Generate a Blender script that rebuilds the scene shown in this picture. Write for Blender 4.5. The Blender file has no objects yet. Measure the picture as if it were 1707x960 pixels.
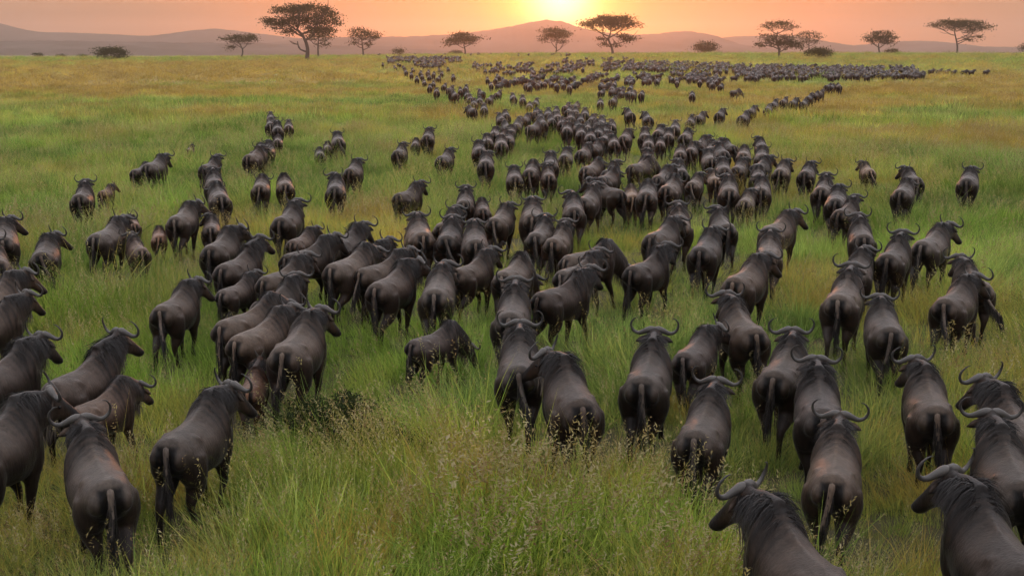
import bpy, bmesh, math, random
import numpy as np
from mathutils import Vector, Matrix, Euler

scene = bpy.context.scene
R = math.radians
rng = np.random.default_rng(7)
rnd = random.Random(7)

# ---------------------------------------------------------------- camera
cam_data = bpy.data.cameras.new('camera')
cam = bpy.data.objects.new('camera', cam_data)
scene.collection.objects.link(cam)
CAM_H = 5.2
cam.location = (0, 0, CAM_H)
PITCH = math.atan((480 - 84) / 1900)
cam.rotation_euler = (math.pi / 2 - PITCH, 0, 0)
cam_data.sensor_width = 36
cam_data.lens = 36 * 1900 / 1707
cam_data.clip_start = 0.1
cam_data.clip_end = 20000
scene.camera = cam

# ---------------------------------------------------------------- sky and sun
SUN_AZ = R(2.4)
SUN_EL = R(2.35)
SUN_DIR = Vector((math.sin(SUN_AZ) * math.cos(SUN_EL), math.cos(SUN_AZ) * math.cos(SUN_EL), math.sin(SUN_EL)))
world = bpy.data.worlds.new('World')
scene.world = world
world.use_nodes = True
wn = world.node_tree.nodes
wl = world.node_tree.links
wn.clear()
w_out = wn.new('ShaderNodeOutputWorld')
w_bg = wn.new('ShaderNodeBackground')
w_bg.inputs['Strength'].default_value = 0.1
sky = wn.new('ShaderNodeTexSky')
sky.sky_type = 'NISHITA'
sky.sun_disc = False
sky.sun_elevation = SUN_EL
sky.sun_rotation = SUN_AZ
sky.altitude = 1500
sky.air_density = 1.0
sky.dust_density = 3.0
sky.ozone_density = 1.5
tc = wn.new('ShaderNodeTexCoord')
nrm = wn.new('ShaderNodeVectorMath'); nrm.operation = 'NORMALIZE'
wl.new(tc.outputs['Generated'], nrm.inputs[0])
dotn = wn.new('ShaderNodeVectorMath'); dotn.operation = 'DOT_PRODUCT'
wl.new(nrm.outputs[0], dotn.inputs[0]); dotn.inputs[1].default_value = SUN_DIR
acos = wn.new('ShaderNodeMath'); acos.operation = 'ARCCOSINE'; acos.use_clamp = False
wl.new(dotn.outputs['Value'], acos.inputs[0])
ang = wn.new('ShaderNodeMath'); ang.operation = 'DIVIDE'; ang.inputs[1].default_value = math.pi
wl.new(acos.outputs[0], ang.inputs[0])
glow = wn.new('ShaderNodeValToRGB')              # dusty dusk air round the low sun
def ramp_set(node, stops):
    el = node.color_ramp.elements
    while len(el) > 1: el.remove(el[-1])
    el[0].position = stops[0][0]; el[0].color = (*stops[0][1], 1)
    for p, c in stops[1:]:
        e = el.new(p); e.color = (*c, 1)
ramp_set(glow, [(0.0, (2.6, 2.3, 1.2)), (.9/180, (2.4, 1.95, .85)), (1.8/180, (1.75, 1.10, .22)), (2.9/180, (1.2, .56, .07)),
                (4.4/180, (.82, .30, .065)), (7.0/180, (.72, .23, .065)), (12.0/180, (.72, .225, .08)), (20.0/180, (.54, .235, .11)), (30.0/180, (.43, .23, .135)),
                (70.0/180, (.32, .26, .25)), (180.0/180, (.28, .26, .30))])
wl.new(ang.outputs[0], glow.inputs['Fac'])
sep = wn.new('ShaderNodeSeparateXYZ'); wl.new(nrm.outputs[0], sep.inputs[0])
elev = wn.new('ShaderNodeMapRange'); elev.interpolation_type = 'SMOOTHSTEP'
elev.inputs['From Min'].default_value = 0.02; elev.inputs['From Max'].default_value = 0.55
wl.new(sep.outputs['Z'], elev.inputs['Value'])
mixs = wn.new('ShaderNodeMix'); mixs.data_type = 'RGBA'
wl.new(elev.outputs[0], mixs.inputs['Factor']); wl.new(glow.outputs[0], mixs.inputs['A']); mixs.inputs['B'].default_value = (2.3, 2.3, 2.42, 1)   # thin even cloud sheet overhead
# faint streaks of cloud near the horizon
st_map = wn.new('ShaderNodeMapping'); st_map.inputs['Scale'].default_value = (1.5, 1.5, 22); st_map.inputs['Location'].default_value = (.3, .1, .4)
wl.new(nrm.outputs[0], st_map.inputs[0])
st = wn.new('ShaderNodeTexNoise'); st.inputs['Scale'].default_value = 2.6; st.inputs['Detail'].default_value = 2
wl.new(st_map.outputs[0], st.inputs['Vector'])
st_r = wn.new('ShaderNodeValToRGB'); ramp_set(st_r, [(.42, (1, 1, 1)), (.72, (.84, .85, .90))])
wl.new(st.outputs['Fac'], st_r.inputs['Fac'])
mul = wn.new('ShaderNodeMix'); mul.data_type = 'RGBA'; mul.blend_type = 'MULTIPLY'; mul.inputs['Factor'].default_value = 1
wl.new(mixs.outputs['Result'], mul.inputs['A']); wl.new(st_r.outputs[0], mul.inputs['B'])
sc10 = wn.new('ShaderNodeVectorMath'); sc10.operation = 'SCALE'; sc10.inputs['Scale'].default_value = 8.6
wl.new(mul.outputs['Result'], sc10.inputs[0])
addn = wn.new('ShaderNodeVectorMath'); addn.operation = 'ADD'
sky_s = wn.new('ShaderNodeVectorMath'); sky_s.operation = 'SCALE'; sky_s.inputs['Scale'].default_value = 0.06
wl.new(sky.outputs[0], sky_s.inputs[0])
wl.new(sc10.outputs[0], addn.inputs[0]); wl.new(sky_s.outputs[0], addn.inputs[1])
wl.new(addn.outputs[0], w_bg.inputs['Color'])
wl.new(w_bg.outputs[0], w_out.inputs['Surface'])

sun_data = bpy.data.lights.new('sun', 'SUN')
sun_data.energy = 0.42
sun_data.angle = R(7)
sun_data.color = (1.0, .34, .13)
sun = bpy.data.objects.new('sun', sun_data)
scene.collection.objects.link(sun)
sun.rotation_euler = (-SUN_DIR).to_track_quat('-Z', 'Y').to_euler()
sun.location = SUN_DIR * 100

vs = scene.view_settings
vs.view_transform = 'Standard'
vs.look = 'None'
vs.exposure = 0.35
vs.gamma = 1.0
vs.use_curve_mapping = False
scene.cycles.use_denoising = True
scene.cycles.max_bounces = 4
scene.cycles.diffuse_bounces = 2
scene.cycles.transmission_bounces = 2
scene.cycles.volume_bounces = 0
scene.cycles.adaptive_threshold = 0.04
scene.cycles.adaptive_min_samples = 20
scene.cycles.caustics_reflective = False
scene.cycles.caustics_refractive = False

# ---------------------------------------------------------------- helpers
C = scene.collection
def link(name, me, parent=None, loc=None):
    o = bpy.data.objects.new(name, me)
    C.objects.link(o)
    if parent is not None: o.parent = parent
    if loc is not None: o.location = loc
    return o
def tag(o, label=None, cat=None, group=None, kind=None):
    if label: o['label'] = label
    if cat: o['category'] = cat
    if group: o['group'] = group
    if kind: o['kind'] = kind
    return o
def mesh_np(name, verts, faces, mats=(), smooth=True, mat_idx=None):
    me = bpy.data.meshes.new(name)
    me.from_pydata([tuple(map(float, v)) for v in verts], [], [tuple(map(int, f)) for f in faces])
    for m in mats: me.materials.append(m)
    if mat_idx is not None: me.polygons.foreach_set('material_index', np.asarray(mat_idx, dtype=np.int32))
    if smooth: me.polygons.foreach_set('use_smooth', np.ones(len(me.polygons), dtype=bool))
    me.update()
    return me
def attr_f(me, name, vals, kind='FLOAT'):
    a = me.attributes.new(name, kind, 'POINT')
    key = {'FLOAT': 'value', 'FLOAT_VECTOR': 'vector', 'FLOAT_COLOR': 'color', 'INT': 'value'}[kind]
    a.data.foreach_set(key, np.asarray(vals, dtype=np.int32 if kind == 'INT' else np.float32).ravel())
class NB:
    """small node builder"""
    def __init__(s, name):
        s.m = bpy.data.materials.new(name); s.m.use_nodes = True
        s.n = s.m.node_tree.nodes; s.l = s.m.node_tree.links
        s.n.clear(); s.out = s.n.new('ShaderNodeOutputMaterial')
    def new(s, t, **kw):
        n = s.n.new(t)
        for k, v in kw.items():
            if k.startswith('_'): setattr(n, k[1:], v)
            else: n.inputs[k.replace('__', ' ')].default_value = v
        return n
    def mix(s, fac, a, b, blend='MIX'):
        n = s.n.new('ShaderNodeMix'); n.data_type = 'RGBA'; n.blend_type = blend
        for v, k in ((fac, 'Factor'), (a, 'A'), (b, 'B')):
            if isinstance(v, bpy.types.NodeSocket): s.l.new(v, n.inputs[k])
            elif k == 'Factor': n.inputs[k].default_value = v
            else: n.inputs[k].default_value = (*v, 1)
        return n.outputs['Result']
    def math(s, op, a, b=0.0, clamp=False):
        n = s.n.new('ShaderNodeMath'); n.operation = op; n.use_clamp = clamp
        for i, v in enumerate((a, b)):
            if isinstance(v, bpy.types.NodeSocket): s.l.new(v, n.inputs[i])
            else: n.inputs[i].default_value = v
        return n.outputs[0]
    def attr(s, name, kind='GEOMETRY'):
        n = s.n.new('ShaderNodeAttribute'); n.attribute_name = name; n.attribute_type = kind
        return n
    def ramp(s, sock, stops):
        n = s.n.new('ShaderNodeValToRGB'); ramp_set(n, stops); s.l.new(sock, n.inputs[0]); return n.outputs[0]

def sst(a, b, v):
    t = np.clip((np.asarray(v, float) - a) / (b - a), 0, 1)
    return t * t * (3 - 2 * t)
def ground_z(x, y):
    x = np.asarray(x, float); y = np.asarray(y, float)
    az = np.where(y > 1, x / np.maximum(y, 1.0), 0)
    A = 1.85 + 1.40 * sst(-.34, .12, az)
    return A * sst(100, 400, y) - (A + 3.0) * sst(470, 1300, y)
_lat = np.random.default_rng(99).random((256, 256))
def vnoise(x, y, s):
    """smooth value noise, feature size s metres"""
    x = np.asarray(x, float) / s + 1000; y = np.asarray(y, float) / s + 1000
    xi = np.floor(x).astype(int); yi = np.floor(y).astype(int)
    fx = x - xi; fy = y - yi; fx = fx * fx * (3 - 2 * fx); fy = fy * fy * (3 - 2 * fy)
    g = lambda i, j: _lat[(xi + i) & 255, (yi + j) & 255]
    return (g(0, 0) * (1 - fx) + g(1, 0) * fx) * (1 - fy) + (g(0, 1) * (1 - fx) + g(1, 1) * fx) * fy
def blob(x, y, cx, cy, rx, ry):
    return np.exp(-(((x - cx) / rx) ** 2 + ((y - cy) / ry) ** 2))
def dryness(x, y):
    """how far the grass has ripened to straw, 0 to 1, over the plain"""
    d = .20 + .6 * (vnoise(x, y, 23) - .5) + .8 * (vnoise(x + 50, y, 6.5) - .5) + .3 * (vnoise(x, y + 90, 2.1) - .5)
    d = d + .75 * blob(x, y, -72, 215, 60, 115) + .55 * blob(x, y, 60, 120, 34, 48) + .25 * blob(x, y, 120, 260, 120, 120)
    d = d + .40 * blob(x, y, 10, 45, 9, 9) + .25 * blob(x, y, -3, 70, 12, 20) - .35 * blob(x, y, -27, 62, 20, 22)
    d = d - .25 * blob(x, y, 22, 45, 9, 12) + .18 * sst(80, 160, y)
    return np.clip(d, 0, 1)

# ---------------------------------------------------------------- where each animal stands: x, y, heading, size, head carriage, kind, group, label
HERD = [
    (-4.17, 10.8, -30.2, 1.014, 'l', 'A', 'wildebeest walking in the great herd', 'grey wildebeest seen from straight behind at the bottom left, horns level'),
    (-5.42, 11.55, 11.9, 1.072, 'R', 'A', 'wildebeest walking in the great herd', 'big wildebeest cut by the left edge at bottom, head turned right'),
    (-3.46, 12.02, 12.4, 1.021, 'r', 'A', 'wildebeest walking in the great herd', 'lone dark-maned wildebeest striding right behind the bottom left rear-view animal'),
    (-5.42, 14.06, 18.2, 1.028, 'u', 'B', 'wildebeest walking in the great herd', 'black-maned bull with upright horns, lower left, head held high'),
    (-5.04, 13.6, 24.8, 0.825, 'd', 'Y', 'wildebeest walking in the great herd', 'brownish young wildebeest squeezed below the high-headed bull at lower left'),
    (-6.57, 14.31, 21.5, 1.017, 'l', 'B', 'wildebeest walking in the great herd', 'dark bull cut by the left edge, just below the big side-on animal'),
    (-8.09, 17.37, 32.6, 0.969, 'l', 'A', 'wildebeest walking in the great herd', 'large side-on wildebeest cut by the left edge, facing right, halfway up'),
    (-8.66, 18.82, 12.3, 1.044, 'r', 'A', 'wildebeest walking in the great herd', 'wildebeest at the left edge showing only head and horns above the side-on one'),
    (-11.23, 24.88, -21.6, 1.079, 'R', 'A', 'wildebeest walking in the great herd', 'upper of two wildebeest at the left edge, looking right'),
    (-10.28, 22.26, -29.0, 1.039, 'l', 'A', 'wildebeest walking in the great herd', 'lower of two overlapping wildebeest at the upper left edge'),
    (-9.78, 23.58, -13.7, 0.977, 'R', 'A', 'wildebeest walking in the great herd', 'wildebeest near the left edge seen from behind with its head turned right'),
    (-9.13, 25.61, 10.2, 1.023, 'l', 'A', 'wildebeest walking in the great herd', 'wildebeest walking right with a smaller brown one close in front, left side'),
    (-8.43, 25.23, -30.2, 0.781, 'l', 'Y', 'wildebeest walking in the great herd', 'reddish brown young wildebeest from behind, tail swung right, left side'),
    (-10.12, 30.16, -23.7, 0.616, 'f', 'C', 'wildebeest walking in the great herd', 'calf with short horns peering over the back of a left-side adult'),
    (-8.74, 27.9, -15.3, 0.649, 'd', 'C', 'wildebeest walking in the great herd', 'small dark calf at the heels of an adult, left side'),
    (-8.21, 28.34, 4.6, 1.022, 'R', 'A', 'wildebeest walking in the great herd', 'adult with head turned right, small calf at its heels, left side'),
    (-12.36, 32.72, -9.9, 1.02, 'l', 'A', 'wildebeest walking in the great herd', 'larger of the left pair standing apart on pale green grass'),
    (-13.14, 36.88, 7.5, 0.65, 'r', 'C', 'wildebeest walking in the great herd', 'smaller short-horned one of the left pair on pale green grass'),
    (-13.38, 41.24, 13.3, 0.861, 'd', 'Y', 'wildebeest walking in the great herd', 'rear, smaller wildebeest of the far left twosome on pale grass'),
    (-12.8, 41.09, 12.1, 1.062, 'l', 'A', 'wildebeest walking in the great herd', 'front, larger wildebeest of the far left twosome on pale grass'),
    (-14.88, 52.9, 2.5, 0.639, 'l', 'C', 'wildebeest walking in the great herd', 'solitary tiny brown calf in the far left grass'),
    (-10.9, 41.37, 10.9, 0.994, 'l', 'A', 'wildebeest walking in the great herd', 'front wildebeest of the three in a row on the left'),
    (-9.43, 35.97, -15.3, 1.053, 'l', 'A', 'wildebeest walking in the great herd', 'middle wildebeest of the three in a row on the left'),
    (-8.37, 32.35, -20.1, 1.063, 'd', 'A', 'wildebeest walking in the great herd', 'rearmost wildebeest of the three in a row on the left'),
    (-9.97, 44.48, 13.4, 1.076, 'f', 'A', 'wildebeest walking in the great herd', 'nearest wildebeest of the short file at upper left, looking left'),
    (-15.21, 72.53, -13.6, 0.958, 'l', 'A', 'wildebeest walking in the great herd', 'eighth nearest wildebeest of the short file at upper left'),
    (-13.46, 64.22, -7.1, 1.07, 'r', 'A', 'wildebeest walking in the great herd', 'seventh nearest wildebeest of the short file at upper left, looking right'),
    (-12.29, 60.17, -12.1, 1.079, 'l', 'A', 'wildebeest walking in the great herd', 'fifth nearest wildebeest of the short file at upper left'),
    (-12.42, 63.87, -10.2, 0.967, 'l', 'A', 'wildebeest walking in the great herd', 'sixth nearest wildebeest of the short file at upper left'),
    (-11.33, 55.47, -8.0, 0.839, 'd', 'Y', 'wildebeest walking in the great herd', 'fourth nearest wildebeest of the short file at upper left, young wildebeest, head low'),
    (-10.46, 49.19, -3.1, 0.969, 'f', 'A', 'wildebeest walking in the great herd', 'third nearest wildebeest of the short file at upper left, looking left'),
    (-10.2, 46.07, 4.0, 1.077, 'd', 'A', 'wildebeest walking in the great herd', 'second nearest wildebeest of the short file at upper left, head low'),
    (-7.84, 35.57, -6.1, 0.972, 'd', 'A', 'wildebeest walking in the great herd', 'head-down wildebeest from behind, left of a round-rumped one, left of centre'),
    (-7.21, 36.05, -13.9, 0.97, 'g', 'A', 'wildebeest walking in the great herd', 'grazing round-rumped wildebeest from behind with head hidden, left of centre'),
    (-5.33, 34.4, -5.8, 1.056, 'f', 'A', 'wildebeest walking in the great herd', 'rear-view wildebeest with horns turned left, behind another, left of centre'),
    (-5.51, 39.81, 6.6, 1.027, 'l', 'A', 'wildebeest walking in the great herd', 'wide-horned wildebeest just ahead of a rear-view one, left of centre'),
    (-2.98, 33.22, 28.4, 0.981, 'l', 'A', 'wildebeest walking in the great herd', 'wildebeest standing alone turned right, in open grass left of the middle crowd'),
    (-2.6, 45.01, 17.7, 0.974, 'l', 'A', 'wildebeest walking in the great herd', 'single wildebeest facing right in open grass between two files'),
    (-4.65, 47.7, 8.8, 0.972, 'l', 'A', 'wildebeest walking in the great herd', 'nearest, largest of three close together left of the middle files'),
    (-4.57, 54.42, -1.2, 0.784, 'd', 'Y', 'wildebeest walking in the great herd', 'small middle one of three close together left of the middle files'),
    (-4.0, 54.8, 2.6, 1.078, 'l', 'A', 'wildebeest walking in the great herd', 'farthest of three close together left of the middle files'),
    (-8.24, 48.96, -12.2, 0.793, 'd', 'Y', 'wildebeest walking in the great herd', 'nearest small wildebeest of the isolated threesome left of centre'),
    (-8.44, 52.4, -9.7, 0.783, 'd', 'Y', 'wildebeest walking in the great herd', 'middle small wildebeest of the isolated threesome left of centre'),
    (-8.02, 52.8, -12.8, 1.064, 'l', 'A', 'wildebeest walking in the great herd', 'front horned wildebeest of the isolated threesome left of centre'),
    (-5.57, 18.6, 9.9, 0.97, 'r', 'A', 'wildebeest walking in the great herd', 'sixth nearest wildebeest of the right-facing clump left of the middle, looking right'),
    (-7.59, 28.49, -11.4, 0.784, 'F', 'Y', 'wildebeest walking in the great herd', 'sixteenth nearest wildebeest of the right-facing clump left of the middle, young wildebeest, head turned left'),
    (-6.13, 23.87, 8.5, 1.053, 'R', 'A', 'wildebeest walking in the great herd', 'twelfth nearest wildebeest of the right-facing clump left of the middle, head turned right'),
    (-5.24, 21.8, 19.8, 1.043, 'u', 'B', 'wildebeest walking in the great herd', 'tenth nearest wildebeest of the right-facing clump left of the middle, dark-maned bull, head raised'),
    (-5.07, 20.82, 26.9, 0.771, 'l', 'Y', 'wildebeest walking in the great herd', 'eighth nearest wildebeest of the right-facing clump left of the middle, young wildebeest'),
    (-4.19, 20.88, 29.1, 0.988, 'l', 'A', 'wildebeest walking in the great herd', 'seventh nearest wildebeest of the right-facing clump left of the middle'),
    (-4.85, 26.22, 21.4, 0.799, 'r', 'Y', 'wildebeest walking in the great herd', 'fourteenth nearest wildebeest of the right-facing clump left of the middle, young wildebeest, looking right'),
    (-5.46, 27.75, 8.2, 1.076, 'l', 'A', 'wildebeest walking in the great herd', 'fifteenth nearest wildebeest of the right-facing clump left of the middle'),
    (-4.06, 22.88, 40.0, 1.029, 'l', 'A', 'wildebeest walking in the great herd', 'eleventh nearest wildebeest of the right-facing clump left of the middle'),
    (-3.54, 24.57, 21.7, 1.028, 'l', 'B', 'wildebeest walking in the great herd', 'thirteenth nearest wildebeest of the right-facing clump left of the middle, dark-maned bull'),
    (-3.04, 21.66, 29.3, 1.07, 'd', 'A', 'wildebeest walking in the great herd', 'ninth nearest wildebeest of the right-facing clump left of the middle, head low'),
    (-3.9, 18.83, 22.2, 0.989, 'f', 'A', 'wildebeest walking in the great herd', 'fifth nearest wildebeest of the right-facing clump left of the middle, looking left'),
    (-3.95, 17.13, 33.2, 1.049, 'd', 'A', 'wildebeest walking in the great herd', 'fourth nearest wildebeest of the right-facing clump left of the middle, head low'),
    (-3.67, 16.52, 27.7, 0.982, 'l', 'A', 'wildebeest walking in the great herd', 'third nearest wildebeest of the right-facing clump left of the middle'),
    (-2.99, 15.67, 9.3, 1.067, 'r', 'A', 'wildebeest walking in the great herd', 'second nearest wildebeest of the right-facing clump left of the middle, looking right'),
    (-3.55, 15.1, -0.9, 0.647, 'u', 'C', 'wildebeest walking in the great herd', 'nearest wildebeest of the right-facing clump left of the middle, short-horned calf, head raised'),
    (-2.9, 22.84, 39.8, 0.963, 'l', 'A', 'wildebeest walking in the great herd', "sixth nearest wildebeest of the dense middle clump's left half"),
    (-2.41, 21.57, 42.5, 0.987, 'l', 'A', 'wildebeest walking in the great herd', "fourth nearest wildebeest of the dense middle clump's left half"),
    (-2.09, 20.04, 23.6, 1.038, 'R', 'B', 'wildebeest walking in the great herd', "third nearest wildebeest of the dense middle clump's left half, dark-maned bull, head turned right"),
    (-1.29, 19.63, 2.7, 1.032, 'r', 'A', 'wildebeest walking in the great herd', "second nearest wildebeest of the dense middle clump's left half, looking right"),
    (-1.13, 17.01, 45.3, 0.78, 'g', 'Y', 'wildebeest walking in the great herd', "nearest wildebeest of the dense middle clump's left half, young wildebeest, grazing"),
    (-0.7, 21.7, 32.4, 0.966, 'l', 'A', 'wildebeest walking in the great herd', "fifth nearest wildebeest of the dense middle clump's left half"),
    (-1.4, 25.38, 3.7, 1.027, 'l', 'A', 'wildebeest walking in the great herd', "seventh nearest wildebeest of the dense middle clump's left half"),
    (-0.82, 24.81, -3.3, 1.034, 'l', 'A', 'wildebeest walking in the great herd', "sixth nearest wildebeest of the dense middle clump's right half"),
    (-2.1, 25.56, -11.1, 1.071, 'l', 'A', 'wildebeest walking in the great herd', "eighth nearest wildebeest of the dense middle clump's left half"),
    (-2.49, 27.68, -11.4, 0.615, 'u', 'C', 'wildebeest walking in the great herd', "tenth nearest wildebeest of the dense middle clump's left half, short-horned calf, head raised"),
    (-1.5, 27.2, 13.8, 1.013, 'l', 'A', 'wildebeest walking in the great herd', "ninth nearest wildebeest of the dense middle clump's left half"),
    (-1.31, 31.75, 1.8, 0.98, 'l', 'A', 'wildebeest walking in the great herd', "twelfth nearest wildebeest of the dense middle clump's right half"),
    (-0.83, 31.48, -3.7, 0.819, 'd', 'Y', 'wildebeest walking in the great herd', "eleventh nearest wildebeest of the dense middle clump's right half, young wildebeest, head low"),
    (-0.25, 28.19, 16.8, 1.003, 'l', 'A', 'wildebeest walking in the great herd', "ninth nearest wildebeest of the dense middle clump's right half"),
    (0.51, 28.36, 1.5, 1.079, 'l', 'A', 'wildebeest walking in the great herd', "tenth nearest wildebeest of the dense middle clump's right half"),
    (0.02, 17.82, 5.3, 1.043, 'l', 'A', 'wildebeest walking in the great herd', "nearest wildebeest of the dense middle clump's right half"),
    (0.95, 19.21, 46.1, 1.023, 'l', 'B', 'wildebeest walking in the great herd', "second nearest wildebeest of the dense middle clump's right half, dark-maned bull"),
    (1.35, 21.54, 41.6, 0.96, 'l', 'A', 'wildebeest walking in the great herd', "fourth nearest wildebeest of the dense middle clump's right half"),
    (1.64, 22.51, 54.9, 1.045, 'g', 'A', 'wildebeest walking in the great herd', "fifth nearest wildebeest of the dense middle clump's right half, grazing"),
    (1.08, 25.36, 17.8, 0.961, 'l', 'A', 'wildebeest walking in the great herd', "seventh nearest wildebeest of the dense middle clump's right half"),
    (0.69, 25.78, 14.6, 1.018, 'f', 'A', 'wildebeest walking in the great herd', "eighth nearest wildebeest of the dense middle clump's right half, looking left"),
    (0.08, 21.31, 23.0, 0.997, 'g', 'A', 'wildebeest walking in the great herd', "third nearest wildebeest of the dense middle clump's right half, grazing"),
    (2.69, 21.7, 39.1, 1.014, 'l', 'B', 'wildebeest walking in the great herd', 'sixth nearest wildebeest of the clump just right of the middle, dark-maned bull'),
    (4.12, 23.71, 21.9, 1.049, 'l', 'A', 'wildebeest walking in the great herd', 'seventh nearest wildebeest of the clump just right of the middle'),
    (3.43, 25.32, 32.8, 1.049, 'l', 'A', 'wildebeest walking in the great herd', 'ninth nearest wildebeest of the clump just right of the middle'),
    (4.05, 27.31, 6.0, 1.056, 'l', 'A', 'wildebeest walking in the great herd', 'eleventh nearest wildebeest of the clump just right of the middle'),
    (5.06, 27.3, -3.0, 1.001, 'l', 'A', 'wildebeest walking in the great herd', 'twelfth nearest wildebeest of the clump just right of the middle'),
    (4.31, 20.35, 33.4, 1.069, 'r', 'A', 'wildebeest walking in the great herd', 'fifth nearest wildebeest of the clump just right of the middle, looking right'),
    (5.4, 23.61, 14.6, 1.009, 'l', 'A', 'wildebeest walking in the great herd', 'eighth nearest wildebeest of the clump just right of the middle'),
    (6.26, 26.29, 37.8, 1.065, 'r', 'A', 'wildebeest walking in the great herd', 'tenth nearest wildebeest of the clump just right of the middle, looking right'),
    (3.45, 16.83, -8.6, 1.035, 'l', 'A', 'wildebeest walking in the great herd', 'fourth nearest wildebeest of the clump just right of the middle'),
    (3.62, 14.52, 26.1, 1.03, 'f', 'A', 'wildebeest walking in the great herd', 'second nearest wildebeest of the clump just right of the middle, looking left'),
    (3.67, 13.07, 10.8, 1.015, 'l', 'B', 'wildebeest walking in the great herd', 'nearest wildebeest of the clump just right of the middle, dark-maned bull'),
    (2.71, 16.06, 29.5, 0.86, 'R', 'Y', 'wildebeest walking in the great herd', 'third nearest wildebeest of the clump just right of the middle, young wildebeest, head turned right'),
    (1.78, 14.25, 14.1, 1.048, 'l', 'A', 'wildebeest walking in the great herd', 'broad grey rear-view wildebeest with level horns, right of bottom centre'),
    (0.1, 14.75, 0.9, 1.049, 'l', 'A', 'wildebeest walking in the great herd', 'rear-view wildebeest partly hidden behind the bull at bottom centre'),
    (0.69, 13.3, -9.4, 1.061, 'F', 'B', 'wildebeest walking in the great herd', 'black-maned bull at bottom centre, head turned left, long black tail'),
    (2.21, 12.41, 20.0, 0.968, 'l', 'A', 'wildebeest walking in the great herd', 'wildebeest with long dark tail angled right, lower right of centre'),
    (3.33, 11.12, 18.2, 0.962, 'l', 'A', 'wildebeest walking in the great herd', 'rear-view wildebeest with spread horns at the bottom right, in tall grass'),
    (2.28, 8.67, -15.5, 1.067, 'f', 'B', 'wildebeest walking in the great herd', 'maned bull cut by the bottom edge, facing left, right of centre'),
    (3.99, 8.89, -1.6, 1.095, 'f', 'B', 'wildebeest walking in the great herd', 'maned bull in the bottom right corner, facing left'),
    (4.94, 10.8, 8.7, 1.034, 'l', 'A', 'wildebeest walking in the great herd', 'wildebeest cut by the right edge just above the corner bull'),
    (5.56, 12.14, 1.5, 1.038, 'f', 'B', 'wildebeest walking in the great herd', 'dark-maned bull near the right edge, second up from the corner bull'),
    (5.03, 13.23, 11.2, 0.995, 'f', 'A', 'wildebeest walking in the great herd', 'wildebeest with upright left horn and peaked mane, right side foreground'),
    (5.74, 17.12, 8.9, 0.983, 'l', 'A', 'wildebeest walking in the great herd', 'nearest wildebeest of the long file on the right side'),
    (5.66, 18.92, 25.3, 1.07, 'l', 'A', 'wildebeest walking in the great herd', 'second nearest wildebeest of the long file on the right side'),
    (7.53, 18.8, 38.6, 1.013, 'r', 'A', 'wildebeest walking in the great herd', 'third nearest wildebeest of the long file on the right side, looking right'),
    (8.34, 20.33, 3.4, 0.998, 'l', 'A', 'wildebeest walking in the great herd', 'fourth nearest wildebeest of the long file on the right side'),
    (6.73, 21.74, 21.9, 0.982, 'r', 'A', 'wildebeest walking in the great herd', 'fifth nearest wildebeest of the long file on the right side, looking right'),
    (7.78, 22.78, 30.7, 1.058, 'l', 'A', 'wildebeest walking in the great herd', 'sixth nearest wildebeest of the long file on the right side'),
    (9.08, 24.22, 39.8, 1.067, 'r', 'A', 'wildebeest walking in the great herd', 'seventh nearest wildebeest of the long file on the right side, looking right'),
    (7.91, 25.54, 11.3, 1.03, 'l', 'A', 'wildebeest walking in the great herd', 'eighth nearest wildebeest of the long file on the right side'),
    (8.84, 29.78, 36.1, 0.975, 'l', 'A', 'wildebeest walking in the great herd', 'ninth nearest wildebeest of the long file on the right side'),
    (9.34, 34.01, 22.3, 1.061, 'l', 'A', 'wildebeest walking in the great herd', 'eleventh nearest wildebeest of the long file on the right side'),
    (9.05, 31.58, 18.6, 1.046, 'l', 'A', 'wildebeest walking in the great herd', 'tenth nearest wildebeest of the long file on the right side'),
    (10.2, 39.33, 22.4, 0.992, 'r', 'A', 'wildebeest walking in the great herd', 'twelfth nearest wildebeest of the long file on the right side, looking right'),
    (9.42, 39.7, 21.9, 1.014, 'r', 'A', 'wildebeest walking in the great herd', 'thirteenth nearest wildebeest of the long file on the right side, looking right'),
    (12.96, 41.65, 2.0, 0.841, 'f', 'T', 'wildebeest walking in the great herd', 'slim tan wildebeest standing alone in the right grass, looking left'),
    (11.62, 33.62, 28.8, 1.035, 'd', 'A', 'wildebeest walking in the great herd', 'rear wildebeest of the right twosome, tail at camera, head hidden'),
    (13.09, 37.33, 1.7, 0.997, 'f', 'A', 'wildebeest walking in the great herd', 'front wildebeest of the right twosome, head turned left'),
    (14.52, 36.17, 26.5, 1.079, 'l', 'A', 'wildebeest walking in the great herd', 'lone wildebeest seen from behind at the far right'),
    (1.22, 38.67, -1.1, 0.967, 'l', 'A', 'wildebeest walking in the great herd', "fourth nearest wildebeest of the middle-distance crowd's left wing"),
    (0.68, 39.05, 8.2, 1.066, 'd', 'A', 'wildebeest walking in the great herd', "fifth nearest wildebeest of the middle-distance crowd's left wing, head low"),
    (1.43, 42.15, 2.4, 1.045, 'l', 'A', 'wildebeest walking in the great herd', "seventh nearest wildebeest of the middle-distance crowd's left wing"),
    (2.14, 45.29, 9.3, 0.996, 'l', 'A', 'wildebeest walking in the great herd', "eighth nearest wildebeest of the middle-distance crowd's left wing"),
    (3.03, 47.8, 21.7, 0.96, 'l', 'A', 'wildebeest walking in the great herd', "ninth nearest wildebeest of the middle-distance crowd's left wing"),
    (3.65, 49.47, 25.7, 1.014, 'l', 'A', 'wildebeest walking in the great herd', "tenth nearest wildebeest of the middle-distance crowd's left wing"),
    (2.87, 39.98, 30.8, 1.06, 'd', 'A', 'wildebeest walking in the great herd', "sixth nearest wildebeest of the middle-distance crowd's left wing, head low"),
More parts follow.
